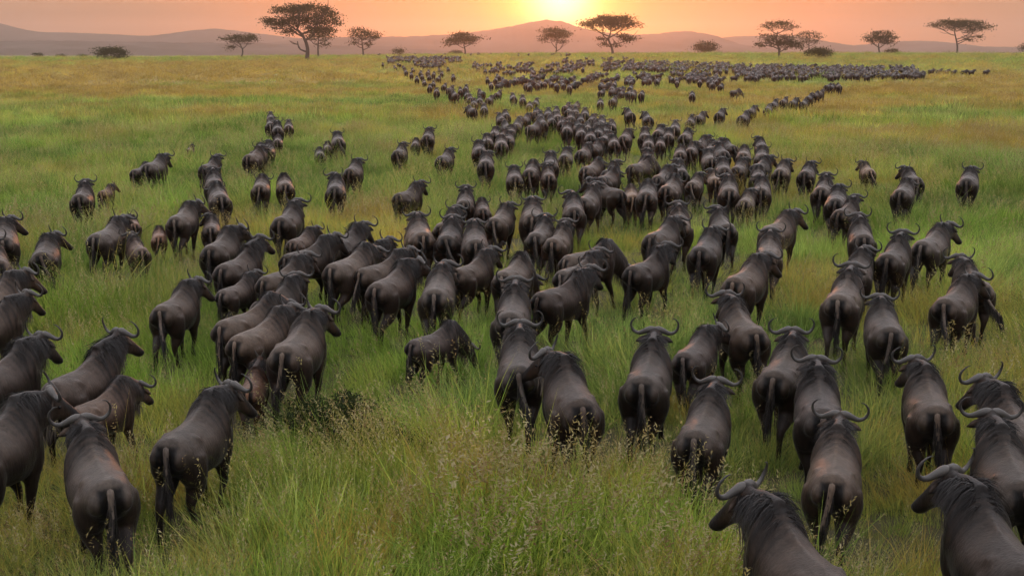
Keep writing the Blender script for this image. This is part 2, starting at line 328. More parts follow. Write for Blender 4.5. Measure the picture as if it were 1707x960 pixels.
    (0.08, 38.06, -2.6, 0.975, 'l', 'A', 'wildebeest walking in the great herd', "third nearest wildebeest of the middle-distance crowd's left wing"),
    (2.76, 33.53, -35.7, 1.036, 'f', 'A', 'wildebeest walking in the great herd', "second nearest wildebeest of the middle-distance crowd's centre, looking left"),
    (3.56, 33.82, 2.1, 0.885, 'd', 'T', 'wildebeest walking in the great herd', "third nearest wildebeest of the middle-distance crowd's centre, tan wildebeest, head low"),
    (3.93, 32.96, 9.6, 1.058, 'd', 'A', 'wildebeest walking in the great herd', "nearest wildebeest of the middle-distance crowd's centre, head low"),
    (4.99, 37.36, 26.0, 1.043, 'r', 'A', 'wildebeest walking in the great herd', "sixth nearest wildebeest of the middle-distance crowd's centre, looking right"),
    (5.81, 39.53, 1.6, 1.017, 'l', 'A', 'wildebeest walking in the great herd', "eighth nearest wildebeest of the middle-distance crowd's centre"),
    (6.96, 47.3, 8.2, 0.959, 'd', 'A', 'wildebeest walking in the great herd', "twelfth nearest wildebeest of the middle-distance crowd's centre, head low"),
    (5.97, 37.02, 22.0, 0.894, 'r', 'T', 'wildebeest walking in the great herd', "fourth nearest wildebeest of the middle-distance crowd's right wing, tan wildebeest, looking right"),
    (6.86, 38.7, 4.2, 0.847, 'f', 'T', 'wildebeest walking in the great herd', "fifth nearest wildebeest of the middle-distance crowd's right wing, tan wildebeest, looking left"),
    (7.41, 40.04, 5.7, 1.044, 'l', 'A', 'wildebeest walking in the great herd', "seventh nearest wildebeest of the middle-distance crowd's right wing"),
    (7.58, 43.89, 1.5, 1.034, 'l', 'A', 'wildebeest walking in the great herd', "tenth nearest wildebeest of the middle-distance crowd's right wing"),
    (4.71, 41.39, 27.9, 1.007, 'd', 'A', 'wildebeest walking in the great herd', "tenth nearest wildebeest of the middle-distance crowd's centre, head low"),
    (5.11, 43.12, 14.2, 1.07, 'f', 'A', 'wildebeest walking in the great herd', "eleventh nearest wildebeest of the middle-distance crowd's centre, looking left"),
    (4.69, 40.4, 48.1, 1.073, 'g', 'A', 'wildebeest walking in the great herd', "ninth nearest wildebeest of the middle-distance crowd's centre, grazing"),
    (6.19, 51.95, 6.5, 0.974, 'd', 'A', 'wildebeest walking in the great herd', "thirteenth nearest wildebeest of the middle-distance crowd's centre, head low"),
    (6.98, 53.89, 9.8, 0.824, 'l', 'Y', 'wildebeest walking in the great herd', "fourteenth nearest wildebeest of the middle-distance crowd's centre, young wildebeest"),
    (7.67, 56.22, 8.2, 1.004, 'l', 'A', 'wildebeest walking in the great herd', "seventeenth nearest wildebeest of the middle-distance crowd's centre"),
    (6.41, 55.34, 8.4, 1.067, 'l', 'A', 'wildebeest walking in the great herd', "fifteenth nearest wildebeest of the middle-distance crowd's centre"),
    (7.4, 57.6, 17.0, 1.075, 'l', 'A', 'wildebeest walking in the great herd', "eighteenth nearest wildebeest of the middle-distance crowd's centre"),
    (8.77, 61.75, 11.3, 1.038, 'l', 'A', 'wildebeest walking in the great herd', "nineteenth nearest wildebeest of the middle-distance crowd's centre"),
    (8.45, 55.58, 20.4, 1.047, 'd', 'A', 'wildebeest walking in the great herd', "sixteenth nearest wildebeest of the middle-distance crowd's centre, head low"),
    (8.46, 51.04, 30.4, 1.037, 'r', 'A', 'wildebeest walking in the great herd', "seventeenth nearest wildebeest of the middle-distance crowd's right wing, looking right"),
    (9.48, 50.2, -11.2, 0.984, 'f', 'A', 'wildebeest walking in the great herd', "sixteenth nearest wildebeest of the middle-distance crowd's right wing, looking left"),
    (8.43, 46.17, -1.6, 1.079, 'l', 'A', 'wildebeest walking in the great herd', "thirteenth nearest wildebeest of the middle-distance crowd's right wing"),
    (9.33, 45.99, 13.2, 1.024, 'd', 'A', 'wildebeest walking in the great herd', "twelfth nearest wildebeest of the middle-distance crowd's right wing, head low"),
    (11.02, 50.68, 4.8, 0.998, 'f', 'A', 'wildebeest walking in the great herd', "eighteenth nearest wildebeest of the middle-distance crowd's right wing, looking left"),
    (9.8, 44.77, 11.5, 1.064, 'l', 'A', 'wildebeest walking in the great herd', "eleventh nearest wildebeest of the middle-distance crowd's right wing"),
    (8.32, 38.47, 11.9, 0.968, 'd', 'A', 'wildebeest walking in the great herd', "sixth nearest wildebeest of the middle-distance crowd's right wing, head low"),
    (7.52, 34.2, 14.0, 1.026, 'f', 'A', 'wildebeest walking in the great herd', "third nearest wildebeest of the middle-distance crowd's right wing, looking left"),
    (6.79, 32.79, 18.7, 0.87, 'r', 'T', 'wildebeest walking in the great herd', "nearest wildebeest of the middle-distance crowd's right wing, tan wildebeest, looking right"),
    (2.17, 31.6, 20.9, 1.058, 'l', 'A', 'wildebeest walking in the great herd', "second nearest wildebeest of the middle-distance crowd's left wing"),
    (1.62, 29.77, 1.2, 1.057, 'f', 'A', 'wildebeest walking in the great herd', "nearest wildebeest of the middle-distance crowd's left wing, looking left"),
    (5.54, 63.86, 6.7, 0.999, 'f', 'A', 'wildebeest walking in the great herd', 'fourth nearest wildebeest of the loose line above the middle crowd, looking left'),
    (4.68, 52.61, 3.0, 0.975, 'f', 'A', 'wildebeest walking in the great herd', 'nearest wildebeest of the loose line above the middle crowd, looking left'),
    (4.45, 54.07, 15.9, 1.022, 'l', 'A', 'wildebeest walking in the great herd', 'second nearest wildebeest of the loose line above the middle crowd'),
    (5.42, 54.62, 16.7, 1.062, 'r', 'A', 'wildebeest walking in the great herd', 'third nearest wildebeest of the loose line above the middle crowd, looking right'),
    (7.57, 74.35, -9.1, 1.075, 'f', 'A', 'wildebeest walking in the great herd', 'ninth nearest wildebeest of the loose line above the middle crowd, looking left'),
    (8.19, 69.77, -5.7, 1.075, 'f', 'A', 'wildebeest walking in the great herd', 'sixth nearest wildebeest of the loose line above the middle crowd, looking left'),
    (10.63, 68.37, 18.9, 0.985, 'l', 'A', 'wildebeest walking in the great herd', 'fifth nearest wildebeest of the loose line above the middle crowd'),
    (11.87, 72.44, 30.5, 0.994, 'r', 'A', 'wildebeest walking in the great herd', 'eighth nearest wildebeest of the loose line above the middle crowd, looking right'),
    (13.58, 75.03, 25.3, 1.037, 'r', 'A', 'wildebeest walking in the great herd', 'tenth nearest wildebeest of the loose line above the middle crowd, looking right'),
    (14.38, 71.16, 31.6, 1.062, 'f', 'A', 'wildebeest walking in the great herd', 'seventh nearest wildebeest of the loose line above the middle crowd, looking left'),
    (16.74, 80.3, 31.4, 0.996, 'r', 'A', 'wildebeest walking in the great herd', 'eleventh nearest wildebeest of the loose line above the middle crowd, looking right'),
    (2.99, 62.96, 5.4, 1.062, 'l', 'A', 'wildebeest walking in the great herd', 'ninth nearest wildebeest of the reddish column below the sun'),
    (1.79, 72.72, 3.5, 0.984, 'l', 'A', 'wildebeest walking in the great herd', 'eighteenth nearest wildebeest of the reddish column below the sun'),
    (2.34, 74.3, 2.0, 1.078, 'l', 'A', 'wildebeest walking in the great herd', 'nineteenth nearest wildebeest of the reddish column below the sun'),
    (2.84, 71.89, 0.5, 1.029, 'd', 'A', 'wildebeest walking in the great herd', 'seventeenth nearest wildebeest of the reddish column below the sun, head low'),
    (3.93, 79.02, 12.8, 1.024, 'l', 'A', 'wildebeest walking in the great herd', 'twenty-fourth nearest wildebeest of the reddish column below the sun'),
    (4.26, 77.35, 0.3, 1.033, 'l', 'A', 'wildebeest walking in the great herd', 'twenty-second nearest wildebeest of the reddish column below the sun'),
    (4.71, 74.3, 3.7, 1.078, 'l', 'A', 'wildebeest walking in the great herd', 'twentieth nearest wildebeest of the reddish column below the sun'),
    (4.83, 69.18, 10.7, 1.007, 'r', 'A', 'wildebeest walking in the great herd', 'fourteenth nearest wildebeest of the reddish column below the sun, looking right'),
    (2.88, 66.01, 2.4, 1.027, 'd', 'A', 'wildebeest walking in the great herd', 'twelfth nearest wildebeest of the reddish column below the sun, head low'),
    (3.48, 57.68, 0.9, 1.043, 'l', 'A', 'wildebeest walking in the great herd', 'third nearest wildebeest of the reddish column below the sun'),
    (3.8, 55.55, 3.4, 1.024, 'd', 'A', 'wildebeest walking in the great herd', 'nearest wildebeest of the reddish column below the sun, head low'),
    (4.31, 57.2, 6.8, 1.076, 'l', 'A', 'wildebeest walking in the great herd', 'second nearest wildebeest of the reddish column below the sun'),
    (4.09, 62.44, 3.6, 0.991, 'd', 'A', 'wildebeest walking in the great herd', 'sixth nearest wildebeest of the reddish column below the sun, head low'),
    (2.35, 69.19, -8.4, 0.974, 'f', 'A', 'wildebeest walking in the great herd', 'thirteenth nearest wildebeest of the reddish column below the sun, looking left'),
    (3.61, 70.07, 5.3, 1.059, 'l', 'A', 'wildebeest walking in the great herd', 'sixteenth nearest wildebeest of the reddish column below the sun'),
    (1.24, 62.48, 32.5, 1.017, 'd', 'A', 'wildebeest walking in the great herd', 'ninth nearest wildebeest of the near stretch of the winding left file, head low'),
    (0.35, 66.77, 10.9, 0.982, 'l', 'A', 'wildebeest walking in the great herd', 'twelfth nearest wildebeest of the near stretch of the winding left file'),
    (-1.36, 47.36, -3.8, 1.072, 'l', 'A', 'wildebeest walking in the great herd', 'second nearest wildebeest of the near stretch of the winding left file'),
    (-0.96, 42.28, 0.8, 1.054, 'r', 'A', 'wildebeest walking in the great herd', 'nearest wildebeest of the near stretch of the winding left file, looking right'),
    (-1.15, 53.21, -2.9, 0.982, 'l', 'A', 'wildebeest walking in the great herd', 'fourth nearest wildebeest of the near stretch of the winding left file'),
    (-0.48, 51.06, -1.6, 1.043, 'l', 'A', 'wildebeest walking in the great herd', 'third nearest wildebeest of the near stretch of the winding left file'),
    (-0.44, 55.87, 10.1, 1.002, 'l', 'A', 'wildebeest walking in the great herd', 'sixth nearest wildebeest of the near stretch of the winding left file'),
    (-0.07, 60.04, 11.2, 0.971, 'd', 'A', 'wildebeest walking in the great herd', 'eighth nearest wildebeest of the near stretch of the winding left file, head low'),
    (0.31, 64.79, 10.2, 0.973, 'd', 'A', 'wildebeest walking in the great herd', 'eleventh nearest wildebeest of the near stretch of the winding left file, head low'),
    (-0.71, 70.71, -12.3, 0.989, 'l', 'A', 'wildebeest walking in the great herd', 'fourteenth nearest wildebeest of the near stretch of the winding left file'),
    (-2.0, 82.29, -1.8, 1.023, 'l', 'A', 'wildebeest walking in the great herd', 'third nearest wildebeest of the middle stretch of the winding left file'),
    (-2.89, 80.96, -27.0, 1.004, 'd', 'A', 'wildebeest walking in the great herd', 'second nearest wildebeest of the middle stretch of the winding left file, head low'),
    (-2.7, 96.03, -3.6, 1.023, 'l', 'A', 'wildebeest walking in the great herd', 'eighth nearest wildebeest of the middle stretch of the winding left file'),
    (-1.9, 99.37, 19.6, 0.983, 'r', 'A', 'wildebeest walking in the great herd', 'ninth nearest wildebeest of the middle stretch of the winding left file, looking right'),
    (-4.14, 107.09, -2.0, 1.037, 'r', 'A', 'wildebeest walking in the great herd', 'twelfth nearest wildebeest of the middle stretch of the winding left file, looking right'),
    (-5.36, 107.71, -22.1, 1.063, 'f', 'A', 'wildebeest walking in the great herd', 'thirteenth nearest wildebeest of the middle stretch of the winding left file, looking left'),
    (-4.91, 123.31, 6.1, 1.064, 'l', 'A', 'wildebeest walking in the great herd', 'twentieth nearest wildebeest of the middle stretch of the winding left file'),
    (-6.48, 122.0, 23.3, 1.049, 'l', 'A', 'wildebeest walking in the great herd', 'nineteenth nearest wildebeest of the middle stretch of the winding left file'),
    (-7.51, 115.0, -4.8, 1.069, 'r', 'A', 'wildebeest walking in the great herd', 'seventeenth nearest wildebeest of the middle stretch of the winding left file, looking right'),
    (-9.16, 128.9, -1.5, 0.997, 'l', 'A', 'wildebeest walking in the great herd', 'nearest wildebeest of the hazy far stretch of the winding left file'),
    (-9.56, 140.85, -0.9, 0.985, 'l', 'A', 'wildebeest walking in the great herd', 'fourth nearest wildebeest of the hazy far stretch of the winding left file'),
    (-11.68, 163.68, -6.3, 1.068, 'f', 'A', 'wildebeest walking in the great herd', 'eleventh nearest wildebeest of the hazy far stretch of the winding left file, looking left'),
    (-10.22, 161.13, 17.6, 0.987, 'l', 'A', 'wildebeest walking in the great herd', 'ninth nearest wildebeest of the hazy far stretch of the winding left file'),
    (-13.11, 169.07, -6.8, 0.99, 'r', 'A', 'wildebeest walking in the great herd', 'twelfth nearest wildebeest of the hazy far stretch of the winding left file, looking right'),
    (-17.45, 190.72, -15.7, 1.061, 'l', 'A', 'wildebeest walking in the great herd', 'eighteenth nearest wildebeest of the hazy far stretch of the winding left file'),
    (-15.23, 175.38, -7.2, 1.056, 'f', 'A', 'wildebeest walking in the great herd', 'thirteenth nearest wildebeest of the hazy far stretch of the winding left file, looking left'),
    (-26.93, 242.07, -5.2, 1.008, 'l', 'A', 'wildebeest walking in the great herd', 'twenty-fourth nearest wildebeest of the hazy far stretch of the winding left file'),
    (-23.64, 242.68, -40.1, 0.96, 'd', 'A', 'wildebeest walking in the great herd', 'twenty-fifth nearest wildebeest of the hazy far stretch of the winding left file, head low'),
    (-11.21, 203.81, -10.7, 1.042, 'l', 'A', 'wildebeest walking in the great herd', 'twenty-first nearest wildebeest of the hazy far stretch of the winding left file'),
    (-8.26, 163.03, -5.2, 1.078, 'l', 'A', 'wildebeest walking in the great herd', 'tenth nearest wildebeest of the hazy far stretch of the winding left file'),
    (-12.63, 201.43, -2.0, 1.02, 'f', 'A', 'wildebeest walking in the great herd', 'nineteenth nearest wildebeest of the hazy far stretch of the winding left file, looking left'),
    (-11.04, 181.9, -2.4, 1.02, 'r', 'A', 'wildebeest walking in the great herd', 'fifteenth nearest wildebeest of the hazy far stretch of the winding left file, looking right'),
    (-3.3, 155.98, -3.8, 0.981, 'l', 'A', 'wildebeest walking in the great herd', 'seventh nearest wildebeest of the hazy far stretch of the winding left file'),
    (-2.48, 137.0, -3.8, 0.971, 'r', 'A', 'wildebeest walking in the great herd', 'third nearest wildebeest of the hazy far stretch of the winding left file, looking right'),
    (-2.15, 154.48, 9.2, 1.026, 'l', 'A', 'wildebeest walking in the great herd', 'sixth nearest wildebeest of the hazy far stretch of the winding left file'),
    (-3.05, 113.0, -28.1, 1.028, 'r', 'A', 'wildebeest walking in the great herd', 'sixteenth nearest wildebeest of the middle stretch of the winding left file, looking right'),
    (-1.32, 111.4, 22.0, 0.981, 'l', 'A', 'wildebeest walking in the great herd', 'fifteenth nearest wildebeest of the middle stretch of the winding left file'),
    (0.09, 101.08, -7.0, 1.062, 'l', 'A', 'wildebeest walking in the great herd', 'eleventh nearest wildebeest of the middle stretch of the winding left file'),
    (0.89, 95.94, -1.9, 1.072, 'l', 'A', 'wildebeest walking in the great herd', 'seventh nearest wildebeest of the middle stretch of the winding left file'),
    (1.34, 88.02, 3.6, 0.966, 'd', 'A', 'wildebeest walking in the great herd', 'fourth nearest wildebeest of the middle stretch of the winding left file, head low'),
    (1.89, 91.84, 12.7, 1.015, 'l', 'A', 'wildebeest walking in the great herd', 'sixth nearest wildebeest of the middle stretch of the winding left file'),
    (7.07, 92.25, 4.2, 0.998, 'd', 'A', 'wildebeest walking in the great herd', 'nearest wildebeest of the scattered few on the hazy plain under the sun, head low'),
    (8.45, 96.01, 24.5, 1.022, 'l', 'A', 'wildebeest walking in the great herd', 'second nearest wildebeest of the scattered few on the hazy plain under the sun'),
    (10.74, 124.06, 12.0, 1.032, 'd', 'A', 'wildebeest walking in the great herd', 'seventh nearest wildebeest of the scattered few on the hazy plain under the sun, head low'),
    (11.51, 109.59, 27.9, 1.045, 'd', 'A', 'wildebeest walking in the great herd', 'fourth nearest wildebeest of the scattered few on the hazy plain under the sun, head low'),
    (12.52, 111.41, 16.1, 0.98, 'd', 'A', 'wildebeest walking in the great herd', 'fifth nearest wildebeest of the scattered few on the hazy plain under the sun, head low'),
    (16.65, 106.73, 8.3, 1.049, 'd', 'A', 'wildebeest walking in the great herd', 'third nearest wildebeest of the scattered few on the hazy plain under the sun, head low'),
    (22.7, 116.96, 66.1, 0.982, 'g', 'A', 'wildebeest walking in the great herd', 'sixth nearest wildebeest of the scattered few on the hazy plain under the sun, grazing'),
    (23.75, 131.36, 27.2, 1.021, 'd', 'A', 'wildebeest walking in the great herd', 'tenth nearest wildebeest of the scattered few on the hazy plain under the sun, head low'),
    (23.43, 135.68, -8.3, 1.068, 'd', 'A', 'wildebeest walking in the great herd', 'twelfth nearest wildebeest of the scattered few on the hazy plain under the sun, head low'),
    (1.82, 132.7, 22.8, 1.045, 'd', 'A', 'wildebeest walking in the great herd', 'ninth nearest wildebeest of the scattered few on the hazy plain under the sun, head low'),
    (3.02, 134.9, 10.7, 1.036, 'd', 'A', 'wildebeest walking in the great herd', 'eleventh nearest wildebeest of the scattered few on the hazy plain under the sun, head low'),
    (3.92, 138.92, 1.6, 1.032, 'd', 'A', 'wildebeest walking in the great herd', 'thirteenth nearest wildebeest of the scattered few on the hazy plain under the sun, head low'),
    (6.27, 126.19, 4.7, 1.079, 'd', 'A', 'wildebeest walking in the great herd', 'eighth nearest wildebeest of the scattered few on the hazy plain under the sun, head low'),
    (6.86, 159.87, 4.9, 0.99, 'd', 'A', 'wildebeest walking in the great herd', 'fifteenth nearest wildebeest of the scattered few on the hazy plain under the sun, head low'),
    (0.7, 151.22, 21.8, 1.05, 'd', 'A', 'wildebeest walking in the great herd', 'fourteenth nearest wildebeest of the scattered few on the hazy plain under the sun, head low'),
    (-1.01, 185.3, 31.8, 1.059, 'd', 'A', 'wildebeest walking in the great herd', 'eighteenth nearest wildebeest of the scattered few on the hazy plain under the sun, head low'),
    (-0.22, 184.57, -22.3, 1.069, 'd', 'A', 'wildebeest walking in the great herd', 'sixteenth nearest wildebeest of the scattered few on the hazy plain under the sun, head low'),
    (3.44, 185.2, 27.2, 1.044, 'd', 'A', 'wildebeest walking in the great herd', 'seventeenth nearest wildebeest of the scattered few on the hazy plain under the sun, head low'),
    (4.97, 190.81, 41.8, 1.052, 'd', 'A', 'wildebeest walking in the great herd', 'nineteenth nearest wildebeest of the scattered few on the hazy plain under the sun, head low'),
    (20.24, 88.96, 30.1, 1.047, 'l', 'A', 'wildebeest walking in the great herd', 'second nearest wildebeest of the thin file joining the packed band'),
    (18.41, 82.73, 22.3, 1.0, 'd', 'A', 'wildebeest walking in the great herd', 'nearest wildebeest of the thin file joining the packed band, head low'),
    (22.75, 96.38, 32.8, 0.959, 'l', 'A', 'wildebeest walking in the great herd', 'fifth nearest wildebeest of the thin file joining the packed band'),
    (22.55, 92.26, 34.3, 1.037, 'r', 'A', 'wildebeest walking in the great herd', 'third nearest wildebeest of the thin file joining the packed band, looking right'),
    (23.41, 92.43, 31.8, 0.987, 'd', 'A', 'wildebeest walking in the great herd', 'fourth nearest wildebeest of the thin file joining the packed band, head low'),
    (26.18, 101.54, 33.9, 1.04, 'l', 'A', 'wildebeest walking in the great herd', 'sixth nearest wildebeest of the thin file joining the packed band'),
    (28.5, 108.23, 39.6, 1.039, 'd', 'A', 'wildebeest walking in the great herd', 'seventh nearest wildebeest of the thin file joining the packed band, head low'),
    (29.8, 111.54, 38.8, 1.024, 'l', 'A', 'wildebeest walking in the great herd', 'eighth nearest wildebeest of the thin file joining the packed band'),
    (35.45, 129.45, 48.8, 1.081, 'd', 'A', 'wildebeest walking in the great herd', 'tenth nearest wildebeest of the thin file joining the packed band, head low'),
    (35.67, 128.79, 37.0, 1.045, 'd', 'A', 'wildebeest walking in the great herd', 'ninth nearest wildebeest of the thin file joining the packed band, head low'),
    (36.6, 129.67, 2.8, 1.079, 'd', 'A', 'wildebeest walking in the great herd', 'eleventh nearest wildebeest of the thin file joining the packed band, head low'),
    (3.17, 37.07, 29.8, 1.034, 'd', 'A', 'wildebeest walking in the great herd', "fifth nearest wildebeest of the middle-distance crowd's centre, head low"),
    (3.46, 39.55, 22.2, 0.99, 'l', 'A', 'wildebeest walking in the great herd', "seventh nearest wildebeest of the middle-distance crowd's centre"),
    (7.65, 48.63, 16.0, 0.964, 'r', 'A', 'wildebeest walking in the great herd', "fourteenth nearest wildebeest of the middle-distance crowd's right wing, looking right"),
    (8.6, 49.05, 5.6, 1.004, 'l', 'A', 'wildebeest walking in the great herd', "fifteenth nearest wildebeest of the middle-distance crowd's right wing"),
    (8.15, 40.78, 22.7, 0.989, 'r', 'A', 'wildebeest walking in the great herd', "eighth nearest wildebeest of the middle-distance crowd's right wing, looking right"),
    (9.01, 41.1, 35.9, 1.026, 'r', 'A', 'wildebeest walking in the great herd', "ninth nearest wildebeest of the middle-distance crowd's right wing, looking right"),
    (4.8, 34.19, 20.8, 1.077, 'd', 'A', 'wildebeest walking in the great herd', "fourth nearest wildebeest of the middle-distance crowd's centre, head low"),
    (6.42, 33.62, 9.7, 1.081, 'f', 'A', 'wildebeest walking in the great herd', "second nearest wildebeest of the middle-distance crowd's right wing, looking left"),
    (1.7, 65.49, -6.0, 1.058, 'f', 'A', 'wildebeest walking in the great herd', 'eleventh nearest wildebeest of the reddish column below the sun, looking left'),
    (1.62, 76.62, 7.7, 1.032, 'd', 'A', 'wildebeest walking in the great herd', 'twenty-first nearest wildebeest of the reddish column below the sun, head low'),
    (4.12, 86.14, 24.2, 0.963, 'f', 'A', 'wildebeest walking in the great herd', 'twenty-fifth nearest wildebeest of the reddish column below the sun, looking left'),
    (4.88, 87.7, 23.4, 0.978, 'd', 'A', 'wildebeest walking in the great herd', 'twenty-sixth nearest wildebeest of the reddish column below the sun, head low'),
    (4.14, 69.7, -0.6, 0.979, 'f', 'A', 'wildebeest walking in the great herd', 'fifteenth nearest wildebeest of the reddish column below the sun, looking left'),
    (4.65, 62.81, -1.6, 1.033, 'l', 'A', 'wildebeest walking in the great herd', 'eighth nearest wildebeest of the reddish column below the sun'),
    (5.07, 65.2, 7.9, 1.075, 'l', 'A', 'wildebeest walking in the great herd', 'tenth nearest wildebeest of the reddish column below the sun'),
    (4.8, 59.25, 13.1, 1.023, 'l', 'A', 'wildebeest walking in the great herd', 'fourth nearest wildebeest of the reddish column below the sun'),
    (3.58, 62.75, -3.0, 1.003, 'd', 'A', 'wildebeest walking in the great herd', 'seventh nearest wildebeest of the reddish column below the sun, head low'),
    (2.9, 60.36, 4.1, 1.039, 'l', 'A', 'wildebeest walking in the great herd', 'fifth nearest wildebeest of the reddish column below the sun'),
    (3.03, 78.9, 9.4, 0.993, 'f', 'A', 'wildebeest walking in the great herd', 'twenty-third nearest wildebeest of the reddish column below the sun, looking left'),
    (0.85, 70.58, 20.6, 0.994, 'r', 'A', 'wildebeest walking in the great herd', 'thirteenth nearest wildebeest of the near stretch of the winding left file, looking right'),
    (-0.33, 63.51, -17.8, 0.988, 'r', 'A', 'wildebeest walking in the great herd', 'tenth nearest wildebeest of the near stretch of the winding left file, looking right'),
    (-0.87, 58.23, 6.6, 0.977, 'l', 'A', 'wildebeest walking in the great herd', 'seventh nearest wildebeest of the near stretch of the winding left file'),
    (-0.16, 54.31, 6.1, 1.006, 'l', 'A', 'wildebeest walking in the great herd', 'fifth nearest wildebeest of the near stretch of the winding left file'),
    (-2.96, 89.99, -0.6, 1.05, 'l', 'A', 'wildebeest walking in the great herd', 'fifth nearest wildebeest of the middle stretch of the winding left file'),
    (-5.7, 110.16, 4.7, 1.08, 'l', 'A', 'wildebeest walking in the great herd', 'fourteenth nearest wildebeest of the middle stretch of the winding left file'),
    (-7.79, 133.44, 14.0, 0.967, 'l', 'A', 'wildebeest walking in the great herd', 'second nearest wildebeest of the hazy far stretch of the winding left file'),
    (-10.93, 144.28, -8.4, 1.011, 'l', 'A', 'wildebeest walking in the great herd', 'fifth nearest wildebeest of the hazy far stretch of the winding left file'),
    (-12.8, 155.91, -5.2, 1.078, 'l', 'A', 'wildebeest walking in the great herd', 'eighth nearest wildebeest of the hazy far stretch of the winding left file'),
    (-14.6, 185.37, 5.1, 1.023, 'l', 'A', 'wildebeest walking in the great herd', 'sixteenth nearest wildebeest of the hazy far stretch of the winding left file'),
    (-17.19, 201.26, -19.0, 1.047, 'r', 'A', 'wildebeest walking in the great herd', 'twentieth nearest wildebeest of the hazy far stretch of the winding left file, looking right'),
    (-13.47, 186.3, 8.7, 1.079, 'l', 'A', 'wildebeest walking in the great herd', 'seventeenth nearest wildebeest of the hazy far stretch of the winding left file'),
    (-12.07, 178.67, 2.8, 1.033, 'r', 'A', 'wildebeest walking in the great herd', 'fourteenth nearest wildebeest of the hazy far stretch of the winding left file, looking right'),
    (-21.96, 217.72, -21.0, 1.035, 'l', 'A', 'wildebeest walking in the great herd', 'twenty-second nearest wildebeest of the hazy far stretch of the winding left file'),
    (-20.42, 219.35, -21.0, 0.983, 'f', 'A', 'wildebeest walking in the great herd', 'twenty-third nearest wildebeest of the hazy far stretch of the winding left file, looking left'),
    (-0.41, 73.97, -6.5, 1.023, 'r', 'A', 'wildebeest walking in the great herd', 'nearest wildebeest of the middle stretch of the winding left file, looking right'),
    (-5.27, 118.18, -4.5, 1.013, 'l', 'A', 'wildebeest walking in the great herd', 'eighteenth nearest wildebeest of the middle stretch of the winding left file'),
    (-3.62, 99.83, -3.5, 1.014, 'l', 'A', 'wildebeest walking in the great herd', 'tenth nearest wildebeest of the middle stretch of the winding left file'),
]
